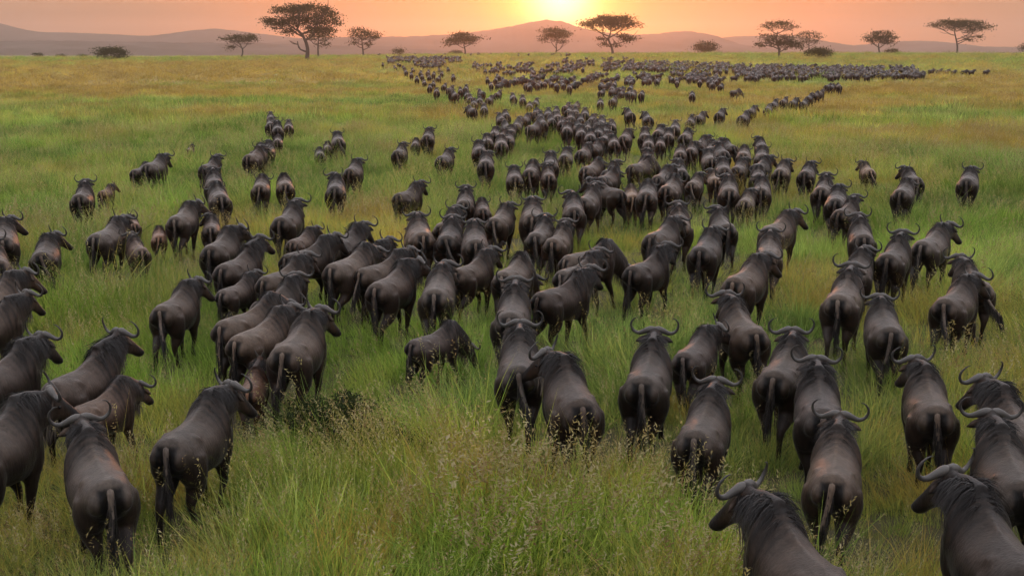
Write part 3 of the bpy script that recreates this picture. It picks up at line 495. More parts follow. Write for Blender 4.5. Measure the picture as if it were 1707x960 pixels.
FAR = [
    (69.7, 192.6, 63), (71.0, 192.6, 57), (72.2, 192.6, 71), (73.4, 192.6, 61), (75.2, 192.6, 80), (76.4, 192.6, 78), (78.8, 192.6, 69), (50.3, 223.4, 68),
    (59.4, 189.8, 10), (44.2, 191.7, 32), (53.9, 191.2, 53), (46.9, 215.9, 78), (59.1, 177.0, -26), (42.5, 216.0, 17), (62.9, 219.6, 30), (45.1, 227.2, 44),
    (52.8, 191.7, 11), (56.6, 214.8, 8), (55.2, 180.2, -22), (38.6, 187.1, 39), (65.6, 211.4, 17), (42.4, 185.9, 11), (50.9, 174.4, 6), (51.2, 186.2, 71),
    (52.7, 206.4, -19), (71.3, 218.1, -21), (55.2, 198.9, 45), (44.0, 187.1, -22), (42.8, 193.4, -21), (44.7, 189.5, 46), (51.3, 221.1, 9), (61.7, 203.5, -17),
    (58.1, 193.2, 71), (59.2, 175.3, 18), (65.0, 206.0, 5), (44.9, 178.9, 68), (47.3, 208.8, 10), (50.4, 205.7, 13), (43.3, 198.5, 58), (49.9, 182.1, 32),
    (40.7, 189.0, 67), (53.0, 228.7, 27), (53.4, 194.9, 76), (53.2, 182.6, -23), (50.6, 184.3, -21), (38.2, 190.9, 69), (39.3, 196.0, -14), (57.9, 189.0, -3),
    (41.9, 188.3, 27), (62.4, 201.6, 7), (63.6, 185.9, 24), (51.2, 187.5, 48), (66.5, 199.2, 61), (53.0, 180.3, 59), (56.9, 177.3, 75), (56.8, 196.1, 48),
    (63.0, 199.8, 16), (40.0, 190.1, 79), (54.0, 218.5, -8), (53.7, 210.8, 77), (42.0, 213.9, -17), (53.5, 183.9, -10), (40.4, 205.4, 34), (73.2, 220.2, -18),
    (47.1, 217.8, -4), (57.9, 191.9, -5), (46.3, 214.0, -11), (63.5, 206.1, 30), (62.5, 196.7, -1), (57.9, 175.7, 8), (48.6, 176.7, 23), (50.6, 227.7, 74),
    (63.6, 201.7, 28), (56.8, 210.7, 79), (61.7, 211.3, -29), (54.1, 205.8, 58), (44.9, 212.0, -1), (63.4, 194.3, 40), (71.3, 206.1, 29), (39.8, 188.7, -30),
    (57.1, 179.2, 60), (41.3, 203.9, 22), (64.6, 190.0, 64), (72.4, 216.9, 61), (43.9, 199.4, 28), (39.4, 185.7, 4), (53.2, 224.9, 4), (49.3, 188.4, 10),
    (64.9, 218.6, 13), (46.2, 177.0, 61), (65.5, 224.8, 11), (63.3, 210.7, 32), (59.1, 227.3, 79), (66.6, 211.5, 38), (48.4, 207.5, 29), (49.2, 209.6, 13),
    (61.7, 210.1, -8), (62.5, 205.4, 74), (69.5, 217.8, -15), (39.2, 193.7, 48), (44.7, 207.3, 62), (62.2, 220.7, -5), (47.4, 223.8, 15), (36.2, 182.4, 17),
    (51.4, 191.3, 54), (57.5, 227.5, 14), (52.2, 174.4, 57), (56.1, 191.7, -28), (50.1, 209.0, 42), (42.7, 209.4, 26), (56.6, 180.5, 37), (56.6, 206.1, 25),
    (40.2, 191.5, 79), (39.4, 180.2, 39), (49.3, 225.9, -3), (52.6, 188.3, 6), (67.7, 201.7, 21), (37.2, 179.6, -15), (63.9, 192.6, 32), (58.3, 210.8, 70),
    (62.0, 179.0, 36), (68.9, 208.5, 33), (67.9, 212.3, 30), (45.9, 230.7, -10), (60.0, 173.8, 42), (45.4, 192.0, 51), (48.4, 195.2, 58), (41.8, 220.8, 21),
    (43.7, 208.5, 33), (43.2, 201.0, -1), (57.5, 207.0, 41), (37.6, 194.6, -14), (48.9, 193.4, 46), (56.8, 184.1, 23), (61.7, 178.1, 64), (51.3, 203.1, 32),
    (64.2, 193.5, 28), (46.1, 180.0, 5), (37.5, 191.8, 69), (46.2, 195.9, -22), (42.5, 205.4, 25), (56.4, 225.4, 46), (57.7, 212.6, 4), (53.6, 214.3, -22),
    (57.8, 173.3, 43), (64.9, 199.1, 59), (42.1, 189.2, 32), (41.5, 200.6, 75), (40.8, 218.3, 3), (53.9, 225.6, 68), (62.7, 223.5, -27), (67.8, 204.8, 25),
    (46.8, 213.0, 71), (69.8, 211.0, 62), (49.1, 201.7, -11), (56.6, 172.3, -8), (61.7, 214.2, 67), (44.1, 226.2, 50), (43.0, 181.2, 66), (65.2, 216.6, 47),
    (66.5, 197.2, -21), (47.2, 212.1, 48), (48.0, 219.8, -4), (52.5, 178.9, 35), (61.4, 209.0, 40), (36.2, 179.5, 18), (53.5, 196.9, -25), (59.2, 209.3, -2),
    (64.6, 209.7, 1), (59.2, 215.5, 69), (75.7, 219.5, 21), (57.8, 216.4, 31), (59.4, 204.7, 42), (61.0, 195.1, 26), (60.1, 186.4, 27), (71.8, 211.7, 56),
    (41.9, 196.5, -4), (47.9, 185.9, 57), (65.8, 209.9, 24), (43.9, 197.4, 25), (38.2, 198.4, 49), (50.3, 180.2, -10), (48.7, 230.7, 25), (51.9, 202.5, -1),
    (69.0, 219.3, 70), (54.5, 195.9, 57), (49.8, 221.5, 4), (37.6, 186.9, -11), (50.2, 220.4, 46), (58.2, 181.8, -23), (53.7, 173.7, -14), (48.6, 187.1, -26),
    (41.1, 182.3, -14), (52.7, 210.8, 17), (45.2, 198.5, -3), (46.6, 178.5, 10), (42.8, 177.4, 37), (40.3, 208.7, 41), (41.6, 211.9, 46), (62.1, 190.7, 68),
    (53.5, 204.8, 63), (46.2, 186.1, -6), (52.8, 217.9, 30), (46.6, 218.8, -6), (54.8, 209.4, 19), (45.7, 208.1, -22), (60.7, 204.0, 0), (42.1, 221.9, -1),
    (53.8, 177.4, -28), (49.3, 206.7, -21), (67.0, 204.0, 55), (60.4, 223.7, 13), (63.3, 224.3, 4), (50.3, 197.3, -15), (62.9, 209.5, 50), (63.5, 216.4, -7),
    (44.1, 190.3, 15), (45.4, 182.1, -5), (44.8, 231.6, 39), (50.9, 183.2, 77), (42.6, 192.0, 43), (60.3, 177.1, -4), (48.1, 200.6, 1), (41.4, 193.7, -4),
    (42.7, 211.6, 16), (41.8, 198.0, 47), (51.7, 207.1, -23), (56.0, 199.5, 6), (52.1, 229.0, 8), (63.2, 191.6, -1), (62.9, 214.1, 22), (50.4, 176.2, 10),
    (49.5, 177.1, 55), (55.1, 191.5, 15), (53.7, 211.8, 61), (65.9, 201.1, 70), (43.3, 224.5, 26), (49.2, 208.2, 77), (46.3, 219.7, -5), (55.9, 203.9, -4),
    (55.8, 194.4, 61), (69.4, 202.7, 8), (56.0, 187.7, 76), (68.2, 213.9, 38), (51.9, 195.6, 11), (43.9, 188.5, 29), (48.4, 215.3, 6), (45.0, 228.5, -19),
    (61.2, 197.0, -12), (58.0, 177.8, -24), (45.7, 200.8, 58), (47.2, 189.1, -2), (56.2, 202.2, 48), (52.1, 181.6, 58), (49.1, 219.2, -28), (40.2, 192.9, 16),
    (58.4, 202.8, 73), (75.4, 218.6, 48), (47.2, 229.5, 1), (54.6, 227.8, 30), (68.7, 199.7, 46), (48.3, 224.6, 73), (45.9, 201.9, -17), (41.1, 195.9, 0),
    (51.9, 227.1, -23), (43.8, 202.8, 80), (40.3, 183.7, 23), (46.8, 184.6, 14), (39.3, 200.6, 42), (59.2, 184.6, -11), (41.9, 210.8, 53), (47.3, 199.9, -29),
    (49.8, 183.4, 57), (61.4, 201.6, 58), (58.4, 182.7, 78), (36.7, 180.8, 14), (38.1, 199.6, -5), (64.2, 202.7, 40), (51.7, 212.3, 70), (46.2, 190.4, 7),
    (48.7, 173.8, -10), (50.6, 194.2, 25), (47.1, 183.7, 29), (66.5, 191.7, 67), (41.3, 170.2, -18), (65.2, 184.6, 76), (40.6, 179.7, 48), (65.0, 187.7, -10),
    (40.8, 163.9, -14), (39.0, 173.4, 68), (55.2, 181.7, 43), (47.1, 181.8, -5), (51.3, 177.4, 27), (33.5, 171.9, 19), (38.1, 177.4, 79), (58.1, 186.5, 51),
    (65.5, 185.5, 65), (34.2, 162.5, 24), (38.2, 167.2, 41), (59.4, 172.2, 58), (45.2, 164.8, -23), (54.9, 170.5, 55), (47.0, 167.4, 58), (35.3, 180.3, 65),
    (42.7, 168.0, 38), (66.3, 195.8, 79), (42.0, 173.7, 1), (36.0, 170.6, 21), (62.6, 176.6, 51), (45.8, 183.7, 15), (36.9, 172.6, 17), (59.9, 184.0, 20),
    (45.5, 166.2, 8), (39.5, 166.7, 2), (65.6, 188.7, 46), (34.9, 165.1, -2), (59.0, 178.6, 30), (34.0, 164.8, -20), (55.6, 185.0, 69), (68.6, 197.9, 40),
    (48.9, 182.9, 21), (41.8, 172.5, 37), (58.9, 168.2, 79), (50.7, 165.9, -23), (48.3, 181.6, 42), (36.8, 163.1, -7), (60.6, 194.1, -12), (52.4, 176.2, 52),
    (39.0, 168.2, 50), (61.4, 193.1, 22), (31.8, 165.3, 74), (49.6, 178.1, -18), (36.6, 174.2, -16), (35.9, 175.6, 2), (60.1, 188.9, 16), (36.6, 184.4, 20),
    (34.4, 166.1, -13), (63.6, 181.5, 15), (49.2, 169.0, 76), (56.6, 174.1, 48), (37.8, 175.5, -27), (37.9, 182.2, 76), (50.3, 169.7, -25), (49.5, 191.7, -1),
    (47.1, 174.2, 68), (62.3, 180.0, 25), (62.8, 185.1, 3), (58.7, 188.2, 10), (64.1, 195.6, 28), (69.4, 198.6, 35), (65.0, 186.4, 36), (53.2, 185.3, 25),
    (47.2, 171.5, -24), (37.6, 183.6, 0), (33.1, 162.4, 61), (30.4, 237.5, 60), (35.5, 210.6, -24), (40.6, 244.3, 39), (29.7, 201.1, 40), (21.2, 210.1, 53),
    (37.8, 251.6, 51), (29.3, 215.5, 78), (43.0, 239.1, 56), (29.2, 211.5, 12), (31.6, 228.0, -17), (27.3, 214.6, -22), (23.3, 213.3, 43), (36.1, 245.2, -17),
    (25.8, 204.0, 32), (41.7, 230.9, 16), (30.1, 205.5, -16), (38.3, 217.6, -27), (31.8, 231.7, 44), (39.0, 215.5, 46), (28.1, 211.1, -18), (39.1, 237.5, 34),
    (27.9, 238.6, -12), (28.8, 221.5, 27), (41.4, 223.2, 47), (29.1, 243.1, 50), (35.3, 235.7, -23), (38.4, 223.6, 49), (30.0, 218.5, 32), (36.1, 195.0, 20),
    (33.9, 239.2, 53), (26.3, 243.4, 63), (22.7, 222.0, 32), (34.2, 231.7, -13), (37.0, 201.9, 59), (23.3, 216.2, -6), (26.5, 227.6, 37), (34.9, 195.6, 46),
    (26.7, 203.2, 49), (26.1, 209.0, 50), (34.6, 236.7, 2), (30.4, 251.1, 23), (29.6, 240.7, 1), (29.4, 204.4, -12), (34.9, 199.3, 37), (31.0, 210.5, 29),
    (31.4, 199.7, 55), (31.2, 256.3, 73), (39.1, 214.6, 32), (31.4, 242.3, 74), (22.6, 208.2, 42), (22.2, 210.8, -19), (26.3, 207.9, -23), (38.7, 245.4, -27),
    (29.6, 198.3, 45), (35.4, 202.6, 27), (24.4, 230.6, -10), (33.6, 231.0, 25), (25.4, 218.4, 16), (35.3, 249.0, 24), (31.9, 198.1, 77), (43.9, 242.1, 24),
    (32.1, 212.0, 37), (29.0, 200.2, -26), (23.0, 211.7, 75), (26.7, 264.3, 61), (34.9, 218.7, 34), (33.7, 203.2, -30), (38.3, 221.8, 7), (33.3, 256.8, 55),
    (27.3, 223.5, 28), (28.0, 217.3, 20), (25.0, 208.8, -11), (27.5, 245.6, 23), (38.2, 226.9, -4), (36.6, 233.8, 28), (34.3, 210.1, 57), (36.3, 247.7, 54),
    (29.6, 245.7, 16), (34.6, 192.5, 13), (23.9, 215.2, 56), (27.2, 211.4, 12), (27.7, 222.6, 52), (29.3, 207.6, -28), (32.9, 230.1, -23), (42.2, 235.1, -7),
    (34.3, 194.3, 72), (24.5, 221.0, 67), (32.2, 197.3, 20), (32.8, 249.0, 0), (33.0, 254.4, 4), (29.2, 253.5, 28), (32.1, 219.0, 54), (30.3, 255.7, 4),
    (27.2, 240.5, 33), (26.5, 212.1, 77), (33.9, 242.2, 74), (44.6, 240.9, 54), (33.9, 252.9, -12), (24.8, 217.2, -7), (25.3, 251.1, 58), (30.8, 215.4, 21),
    (30.0, 261.1, 3), (25.4, 247.8, 38), (29.9, 227.6, 39), (29.9, 235.4, 67), (34.0, 226.4, 29), (32.6, 233.7, 71), (24.7, 206.2, 64), (41.9, 225.3, -11),
    (38.1, 233.8, 34), (23.4, 207.0, 1), (33.0, 222.4, 71), (34.5, 222.9, -20), (32.1, 224.5, 41), (33.4, 235.7, 63), (33.3, 232.2, -8), (25.0, 211.5, 58),
    (35.1, 207.1, 59), (40.0, 235.6, 60), (30.5, 242.6, 71), (23.5, 232.7, 8), (35.8, 212.1, 70), (37.7, 207.9, -23), (38.3, 242.7, 78), (39.8, 226.4, -10),
    (33.1, 206.6, 78), (37.4, 242.7, 50), (22.2, 212.7, 55), (33.6, 199.7, 33), (31.1, 234.1, -27), (33.7, 233.5, 0), (25.6, 221.6, 45), (40.8, 223.8, 72),
    (40.7, 226.7, 75), (30.8, 239.7, 27), (35.7, 251.8, 65), (29.8, 246.7, 34), (28.7, 238.8, -22), (25.0, 241.5, 28), (32.5, 240.8, 22), (43.2, 235.4, 18),
    (27.4, 226.2, 80), (35.0, 240.9, 54), (26.5, 254.9, 31), (26.6, 216.2, 50), (27.1, 212.9, 41), (35.8, 221.7, 18), (25.2, 233.0, 75), (42.7, 241.0, -22),
    (26.7, 217.6, 18), (25.9, 235.5, 33), (19.4, 165.7, 41), (17.9, 156.6, -25), (20.6, 178.6, -24), (19.5, 184.3, -22), (16.7, 162.8, -18), (18.5, 147.2, 24),
    (18.8, 169.7, 78), (15.5, 170.3, -6), (19.7, 161.1, 15), (15.0, 145.9, -2), (18.2, 152.8, 19), (16.6, 164.2, 20), (15.5, 156.3, 15), (14.9, 150.3, 20),
    (19.9, 170.6, 50), (19.5, 154.9, 44), (16.2, 155.1, -5), (18.9, 159.8, 78), (15.3, 152.7, -28), (19.4, 174.1, 14), (22.3, 175.3, 70), (14.0, 158.0, 60),
    (17.4, 150.7, 52), (28.5, 175.3, 48), (26.2, 161.9, 79), (21.6, 152.2, 6), (24.7, 145.6, 0), (22.7, 158.5, 68), (28.8, 173.5, 59), (28.0, 180.6, 37),
    (25.5, 162.6, 79), (23.6, 145.5, 9), (31.4, 184.1, 3), (26.1, 155.8, 61), (26.7, 174.3, 9), (29.9, 186.8, 11), (29.9, 180.4, 4), (25.8, 146.3, -3),
    (26.1, 181.9, -21), (26.5, 153.8, -1), (24.6, 155.6, -27), (25.9, 149.1, -7), (31.2, 176.9, 22), (25.0, 166.5, 59), (25.8, 159.2, 79), (25.8, 176.7, 38),
    (20.7, 145.1, 8), (26.0, 166.9, 61), (27.8, 156.3, -11), (23.6, 155.1, -6), (26.9, 176.4, 49), (21.4, 155.6, -23), (28.3, 162.0, 34), (25.9, 185.7, 9),
    (28.9, 159.6, 65), (25.3, 182.8, -28), (30.0, 179.0, 0), (27.3, 173.5, 32), (25.9, 170.2, -3), (-28.0, 314.4, -28), (-25.7, 292.5, 0), (-28.2, 280.2, 22),
    (-23.1, 308.0, 68), (-17.1, 286.6, 43), (-18.7, 294.1, 15), (-24.6, 297.0, 22), (-21.8, 293.8, 57), (-15.8, 309.5, -28), (-29.4, 332.8, 58), (-21.0, 308.5, -9),
    (-14.4, 274.6, 45), (-17.9, 280.6, 20), (-24.2, 294.0, 67), (-12.1, 269.8, 62), (-32.7, 318.4, 77), (-21.5, 294.8, 4), (-15.4, 291.6, 79), (-28.1, 273.0, -29),
    (-30.2, 307.1, 40), (-29.8, 296.4, 73), (-22.5, 281.9, 35), (-22.4, 317.0, 21), (-14.3, 282.6, -6), (-23.3, 294.0, 7), (-20.4, 287.7, -28), (-27.1, 289.7, -6),
    (-29.4, 285.2, 7), (-13.5, 288.3, -19), (-20.8, 309.9, 60), (-17.2, 279.6, -24), (-29.9, 283.5, -15), (-31.7, 334.6, -12), (-21.1, 271.6, 5), (-25.5, 279.9, -10),
    (-19.4, 288.1, 73), (-31.1, 297.1, 12), (-17.1, 308.4, 49), (-28.7, 299.8, 77), (-29.0, 313.7, 71), (-21.0, 324.0, -9), (-17.0, 268.9, 44), (-20.5, 302.0, 49),
    (-25.0, 327.3, 24), (-24.6, 295.4, -25), (-29.0, 273.9, 11), (-27.9, 322.4, 35), (-15.5, 312.3, 25), (-21.3, 281.1, 32), (-29.6, 320.5, 50), (-28.8, 301.5, 63),
    (-19.2, 281.2, 54), (-20.0, 324.5, 61), (-31.8, 324.0, -26), (-29.6, 279.3, 12), (-34.2, 335.1, 63), (-18.9, 272.7, -26), (-31.6, 314.9, -9), (-32.3, 321.5, 40),
    (-31.3, 323.2, 29), (-26.9, 321.7, 32), (-22.8, 303.0, 22), (-30.9, 294.0, -9), (-28.8, 334.2, 68), (-15.1, 315.4, 12), (-18.9, 301.8, 48), (-16.1, 322.8, 1),
    (-25.3, 283.8, 56), (-17.2, 271.5, -10), (-22.9, 277.5, 54), (-15.8, 300.8, 37), (-12.7, 270.9, 33), (-13.6, 266.7, 62), (-17.8, 270.1, -14), (-18.7, 322.8, 39),
    (-27.9, 310.1, 37), (-28.9, 302.8, 64), (-13.7, 305.9, 10), (-20.0, 314.3, 63), (-28.1, 295.8, 7), (-36.7, 341.1, -30), (-27.1, 312.9, 79), (-21.8, 324.6, 49),
    (-27.9, 300.1, 49), (-14.4, 269.9, 16), (-26.6, 304.6, 4), (-17.9, 295.9, 45), (-27.8, 283.3, 76), (-27.7, 292.2, -12), (-32.3, 306.9, -10), (-17.7, 289.6, 44),
    (-14.8, 320.6, -19), (-32.0, 303.8, 61), (-18.7, 291.5, 64), (-27.3, 324.7, 41), (-34.0, 320.5, -27), (-32.3, 332.2, 28), (-29.2, 293.7, 61), (-16.8, 273.3, 31),
    (-19.5, 275.5, 44), (-13.9, 304.4, 55), (-20.0, 296.6, -29), (-24.1, 311.8, 36), (-22.2, 295.4, -24), (-12.3, 275.8, 2), (-23.3, 296.2, 58), (-22.6, 274.1, 23),
    (-24.6, 298.4, 9), (-29.7, 289.9, -13), (-29.9, 304.8, 36), (-17.5, 296.8, 2), (-23.3, 275.9, -7), (-32.4, 326.4, 68), (-28.8, 276.1, 7), (-30.7, 291.8, 22),
    (-14.0, 276.6, -7), (-24.3, 275.0, -7), (-13.8, 240.4, 5), (-14.6, 228.2, 57), (-20.7, 248.1, -15), (-15.6, 226.5, 65), (-19.0, 245.2, 5), (-18.8, 236.3, 54),
    (-18.8, 251.6, 47), (-15.8, 248.4, -17), (-21.7, 266.0, 61), (-16.9, 240.2, 10), (-19.6, 264.7, 77), (-17.9, 266.7, 47), (-16.3, 241.4, 55), (-15.4, 229.5, 77),
    (-18.5, 254.2, 41), (-19.0, 255.1, 63), (-14.7, 238.1, 63), (-20.3, 269.3, 58), (-14.9, 256.2, 12), (-21.7, 267.5, 40), (-15.9, 268.4, -2), (-16.4, 260.8, 67),
    (-18.5, 248.8, -8), (-15.7, 255.3, -9), (-22.0, 271.4, 57), (-18.4, 273.5, 20), (-17.3, 256.2, -26), (-16.9, 228.0, 65), (3.7, 237.1, 59), (-6.3, 213.1, -19),
    (-6.5, 221.6, -13), (11.4, 209.1, 69), (10.2, 200.0, 41), (1.2, 200.2, 44), (-5.0, 214.3, 15), (2.0, 203.3, 46), (3.0, 199.4, 61), (-7.0, 238.5, -25),
    (-4.4, 192.2, 4), (0.6, 216.9, 32), (-2.4, 200.7, 6), (8.1, 198.0, -30), (3.1, 239.4, 67), (-7.3, 230.5, 55), (3.5, 205.5, 15), (2.4, 232.3, 21),
    (-2.9, 206.1, -18), (-5.9, 234.7, 29), (4.0, 245.5, 79), (8.8, 220.5, -13), (7.4, 189.9, -10), (6.4, 197.5, 73), (-4.4, 239.4, -12), (-3.2, 194.8, 70),
    (1.4, 237.5, 9), (-3.2, 207.5, 49), (7.4, 217.4, 20), (1.2, 222.3, 20), (5.2, 203.0, 6), (3.5, 235.9, -25), (-0.4, 223.3, -26), (9.7, 242.3, 5),
    (-0.8, 226.3, -15), (3.3, 196.8, 12), (-5.2, 240.7, -28), (7.6, 229.6, 50), (8.5, 239.0, -9), (-2.1, 218.2, 9), (7.2, 192.5, 36), (9.8, 191.5, -11),
    (12.5, 230.7, 59), (-6.1, 228.0, 19), (8.2, 204.1, -8), (8.9, 195.0, 26), (-7.6, 229.5, 2), (0.2, 192.3, 35), (9.2, 239.6, -3), (6.7, 223.1, -5),
    (-7.9, 245.3, 15), (2.8, 220.3, 32), (-2.7, 246.2, 44), (-1.5, 215.8, 12), (-3.1, 243.8, 3), (-2.5, 239.3, -27), (1.6, 244.8, 67), (16.3, 243.9, 28),
    (13.0, 281.4, 56), (18.9, 239.2, 8), (21.7, 238.0, 57), (20.1, 207.8, 50), (20.9, 241.8, 29), (19.0, 236.3, 60), (27.9, 285.1, 53), (19.1, 230.2, 70),
    (11.5, 241.8, 11), (28.1, 271.3, 32), (11.7, 218.6, 24), (23.1, 256.4, 67), (12.0, 266.9, 51), (21.4, 216.0, 0), (11.0, 222.1, 50), (10.0, 205.7, 28),
    (12.8, 244.3, 0), (24.0, 278.2, 7), (16.9, 241.2, 18), (16.7, 204.8, 72), (14.5, 242.7, 41), (20.8, 252.4, 79), (18.6, 290.9, -20), (12.7, 220.2, 62),
    (12.5, 265.4, -3), (10.4, 203.5, 77), (21.4, 240.8, 52), (17.4, 225.1, 6), (23.1, 273.9, 77), (15.4, 266.0, 76), (21.3, 205.6, 63), (20.7, 212.9, 32),
    (10.9, 220.4, 62), (27.6, 286.2, -23), (21.5, 239.4, 68), (19.1, 222.5, 10), (23.9, 283.5, 69), (19.2, 214.3, 21), (14.0, 243.6, 45), (21.9, 278.6, -30),
    (18.3, 263.5, -5), (14.4, 246.8, 46), (22.7, 223.6, -28), (22.6, 229.1, 50), (11.1, 225.7, -24), (18.0, 206.7, 43), (17.6, 214.0, 76), (19.2, 201.3, 21),
    (10.5, 229.9, 40), (9.6, 213.1, 39), (16.4, 252.8, 79), (18.0, 260.3, 46), (13.1, 258.0, 13), (23.9, 253.1, 78), (13.4, 236.5, -5), (11.8, 258.6, 69),
    (15.1, 240.0, 28), (14.4, 236.0, -23), (17.2, 259.4, 60), (20.5, 221.9, 35), (21.5, 218.7, -24), (18.2, 228.1, 37), (12.4, 202.3, 12), (11.4, 170.8, 37),
    (11.1, 160.9, 70), (12.5, 155.1, 71), (10.6, 156.8, -20), (13.0, 177.4, -19), (14.1, 175.8, 49), (13.0, 179.7, 57), (9.9, 155.2, 60), (12.0, 166.7, -27),
    (13.5, 178.5, 28), (14.4, 344.7, -17), (1.9, 351.8, 6), (5.1, 354.1, 15), (-11.4, 388.1, 2), (12.6, 358.0, 55), (-25.0, 433.0, -30), (16.5, 341.2, 78),
    (-7.3, 403.3, -12), (-50.2, 439.1, 38), (16.8, 357.5, -4), (-39.8, 476.4, -27), (-13.4, 380.7, 10), (-11.6, 409.3, -27), (4.8, 141.5, -24), (6.1, 161.2, 46),
    (6.3, 145.7, -3), (2.1, 139.0, 71), (7.1, 151.2, -24), (3.4, 140.5, -23), (3.5, 168.0, 67), (3.9, 166.6, 9), (2.6, 154.8, 38), (5.9, 165.9, 29),
    (1.7, 154.6, 59), (2.8, 143.0, -3), (3.6, 143.9, -30), (4.8, 151.5, 49), (7.7, 141.5, -5), (0.3, 150.2, 1), (4.4, 167.7, 46), (2.9, 169.7, -17),
    (7.2, 135.8, 67), (2.0, 131.1, -11), (5.1, 132.5, -7), (-2.0, 166.4, -21), (-0.6, 143.8, -15), (-0.4, 145.7, 41), (6.0, 136.6, -15), (1.5, 165.3, 24),
    (-1.4, 135.3, 45), (6.6, 149.7, 70), (0.5, 156.1, -24), (1.2, 152.3, 65), (7.7, 139.1, 67), (8.3, 159.0, 38), (-1.1, 142.5, 75), (3.8, 165.0, 33),
    (-1.1, 151.2, -21), (10.3, 116.1, 51), (13.0, 126.6, 19), (9.1, 116.9, 33), (12.1, 136.7, 20), (10.7, 137.6, -21), (10.9, 114.8, 31), (10.7, 132.3, 62),
    (11.4, 120.9, 40), (10.4, 134.9, 17), (11.5, 112.8, 35), (11.8, 140.1, 31),
]

# ---------------------------------------------------------------- ground
def grass_colour(b, dry, rndv, t=None):
    """straw / green grass colour from ripeness; the same hues on blades and on the sheet below"""
    c = b.ramp(dry, [(0.0, (.085, .140, .038)), (.3, (.160, .215, .066)), (.55, (.222, .224, .066)), (.8, (.255, .190, .050)), (1.0, (.225, .155, .046))])
    return c
def make_ground():
    b = NB('savanna_soil')
    dry = b.attr('dry').outputs['Fac']
    geo = b.new('ShaderNodeNewGeometry')
    n1 = b.new('ShaderNodeTexNoise', Scale=.9, Detail=8.0, Roughness=.65); b.l.new(geo.outputs['Position'], n1.inputs['Vector'])
    n2 = b.new('ShaderNodeTexNoise', Scale=.11, Detail=6.0, Roughness=.6); b.l.new(geo.outputs['Position'], n2.inputs['Vector'])
    d2 = b.math('ADD', dry, b.math('MULTIPLY', b.math('SUBTRACT', n2.outputs['Fac'], .5), .5), clamp=True)
    col = grass_colour(b, d2, None)
    far = b.attr('far').outputs['Fac']
    soil = b.mix(n1.outputs['Fac'], (.022, .026, .010), (.060, .048, .024))
    col2 = b.mix(b.math('MULTIPLY', n1.outputs['Fac'], .5), col, (.05, .055, .02))
    c = b.mix(far, soil, col2)
    bs = b.new('ShaderNodeBsdfPrincipled', Roughness=.95)
    bs.inputs['Specular IOR Level'].default_value = .1
    b.l.new(c, bs.inputs['Base Color'])
    bump = b.new('ShaderNodeBump', Strength=.6, Distance=.15)
    b.l.new(n1.outputs['Fac'], bump.inputs['Height']); b.l.new(bump.outputs[0], bs.inputs['Normal'])
    b.l.new(bs.outputs[0], b.out.inputs['Surface'])
    # polar sheet: fine near the viewer, reaching past the hills
    rad = np.concatenate([[0.5], np.geomspace(3, 4200, 210)])
    th = np.concatenate([np.linspace(-.62, .62, 181), np.linspace(.70, 2 * math.pi - .70, 60)])
    rr, tt = np.meshgrid(rad, th, indexing='ij')
    x = rr * np.sin(tt); y = rr * np.cos(tt)
    z = ground_z(x, y) + .10 * (vnoise(x, y, 9) - .5) * sst(3, 12, rr) * (1 - sst(200, 400, rr))
    n, m = rr.shape
    idx = np.arange(n * m).reshape(n, m)
    q = np.stack([idx[:-1, :], idx[1:, :], np.roll(idx, -1, 1)[1:, :], np.roll(idx, -1, 1)[:-1, :]], -1).reshape(-1, 4)[:, ::-1]
    V = np.stack([x, y, z], -1).reshape(-1, 3)
    me = mesh_np('ground', V, q, [b.m])
    attr_f(me, 'dry', dryness(V[:, 0], V[:, 1]))
    attr_f(me, 'far', sst(30, 110, np.hypot(V[:, 0], V[:, 1])))
    tag(link('ground', me), kind='structure')
make_ground()

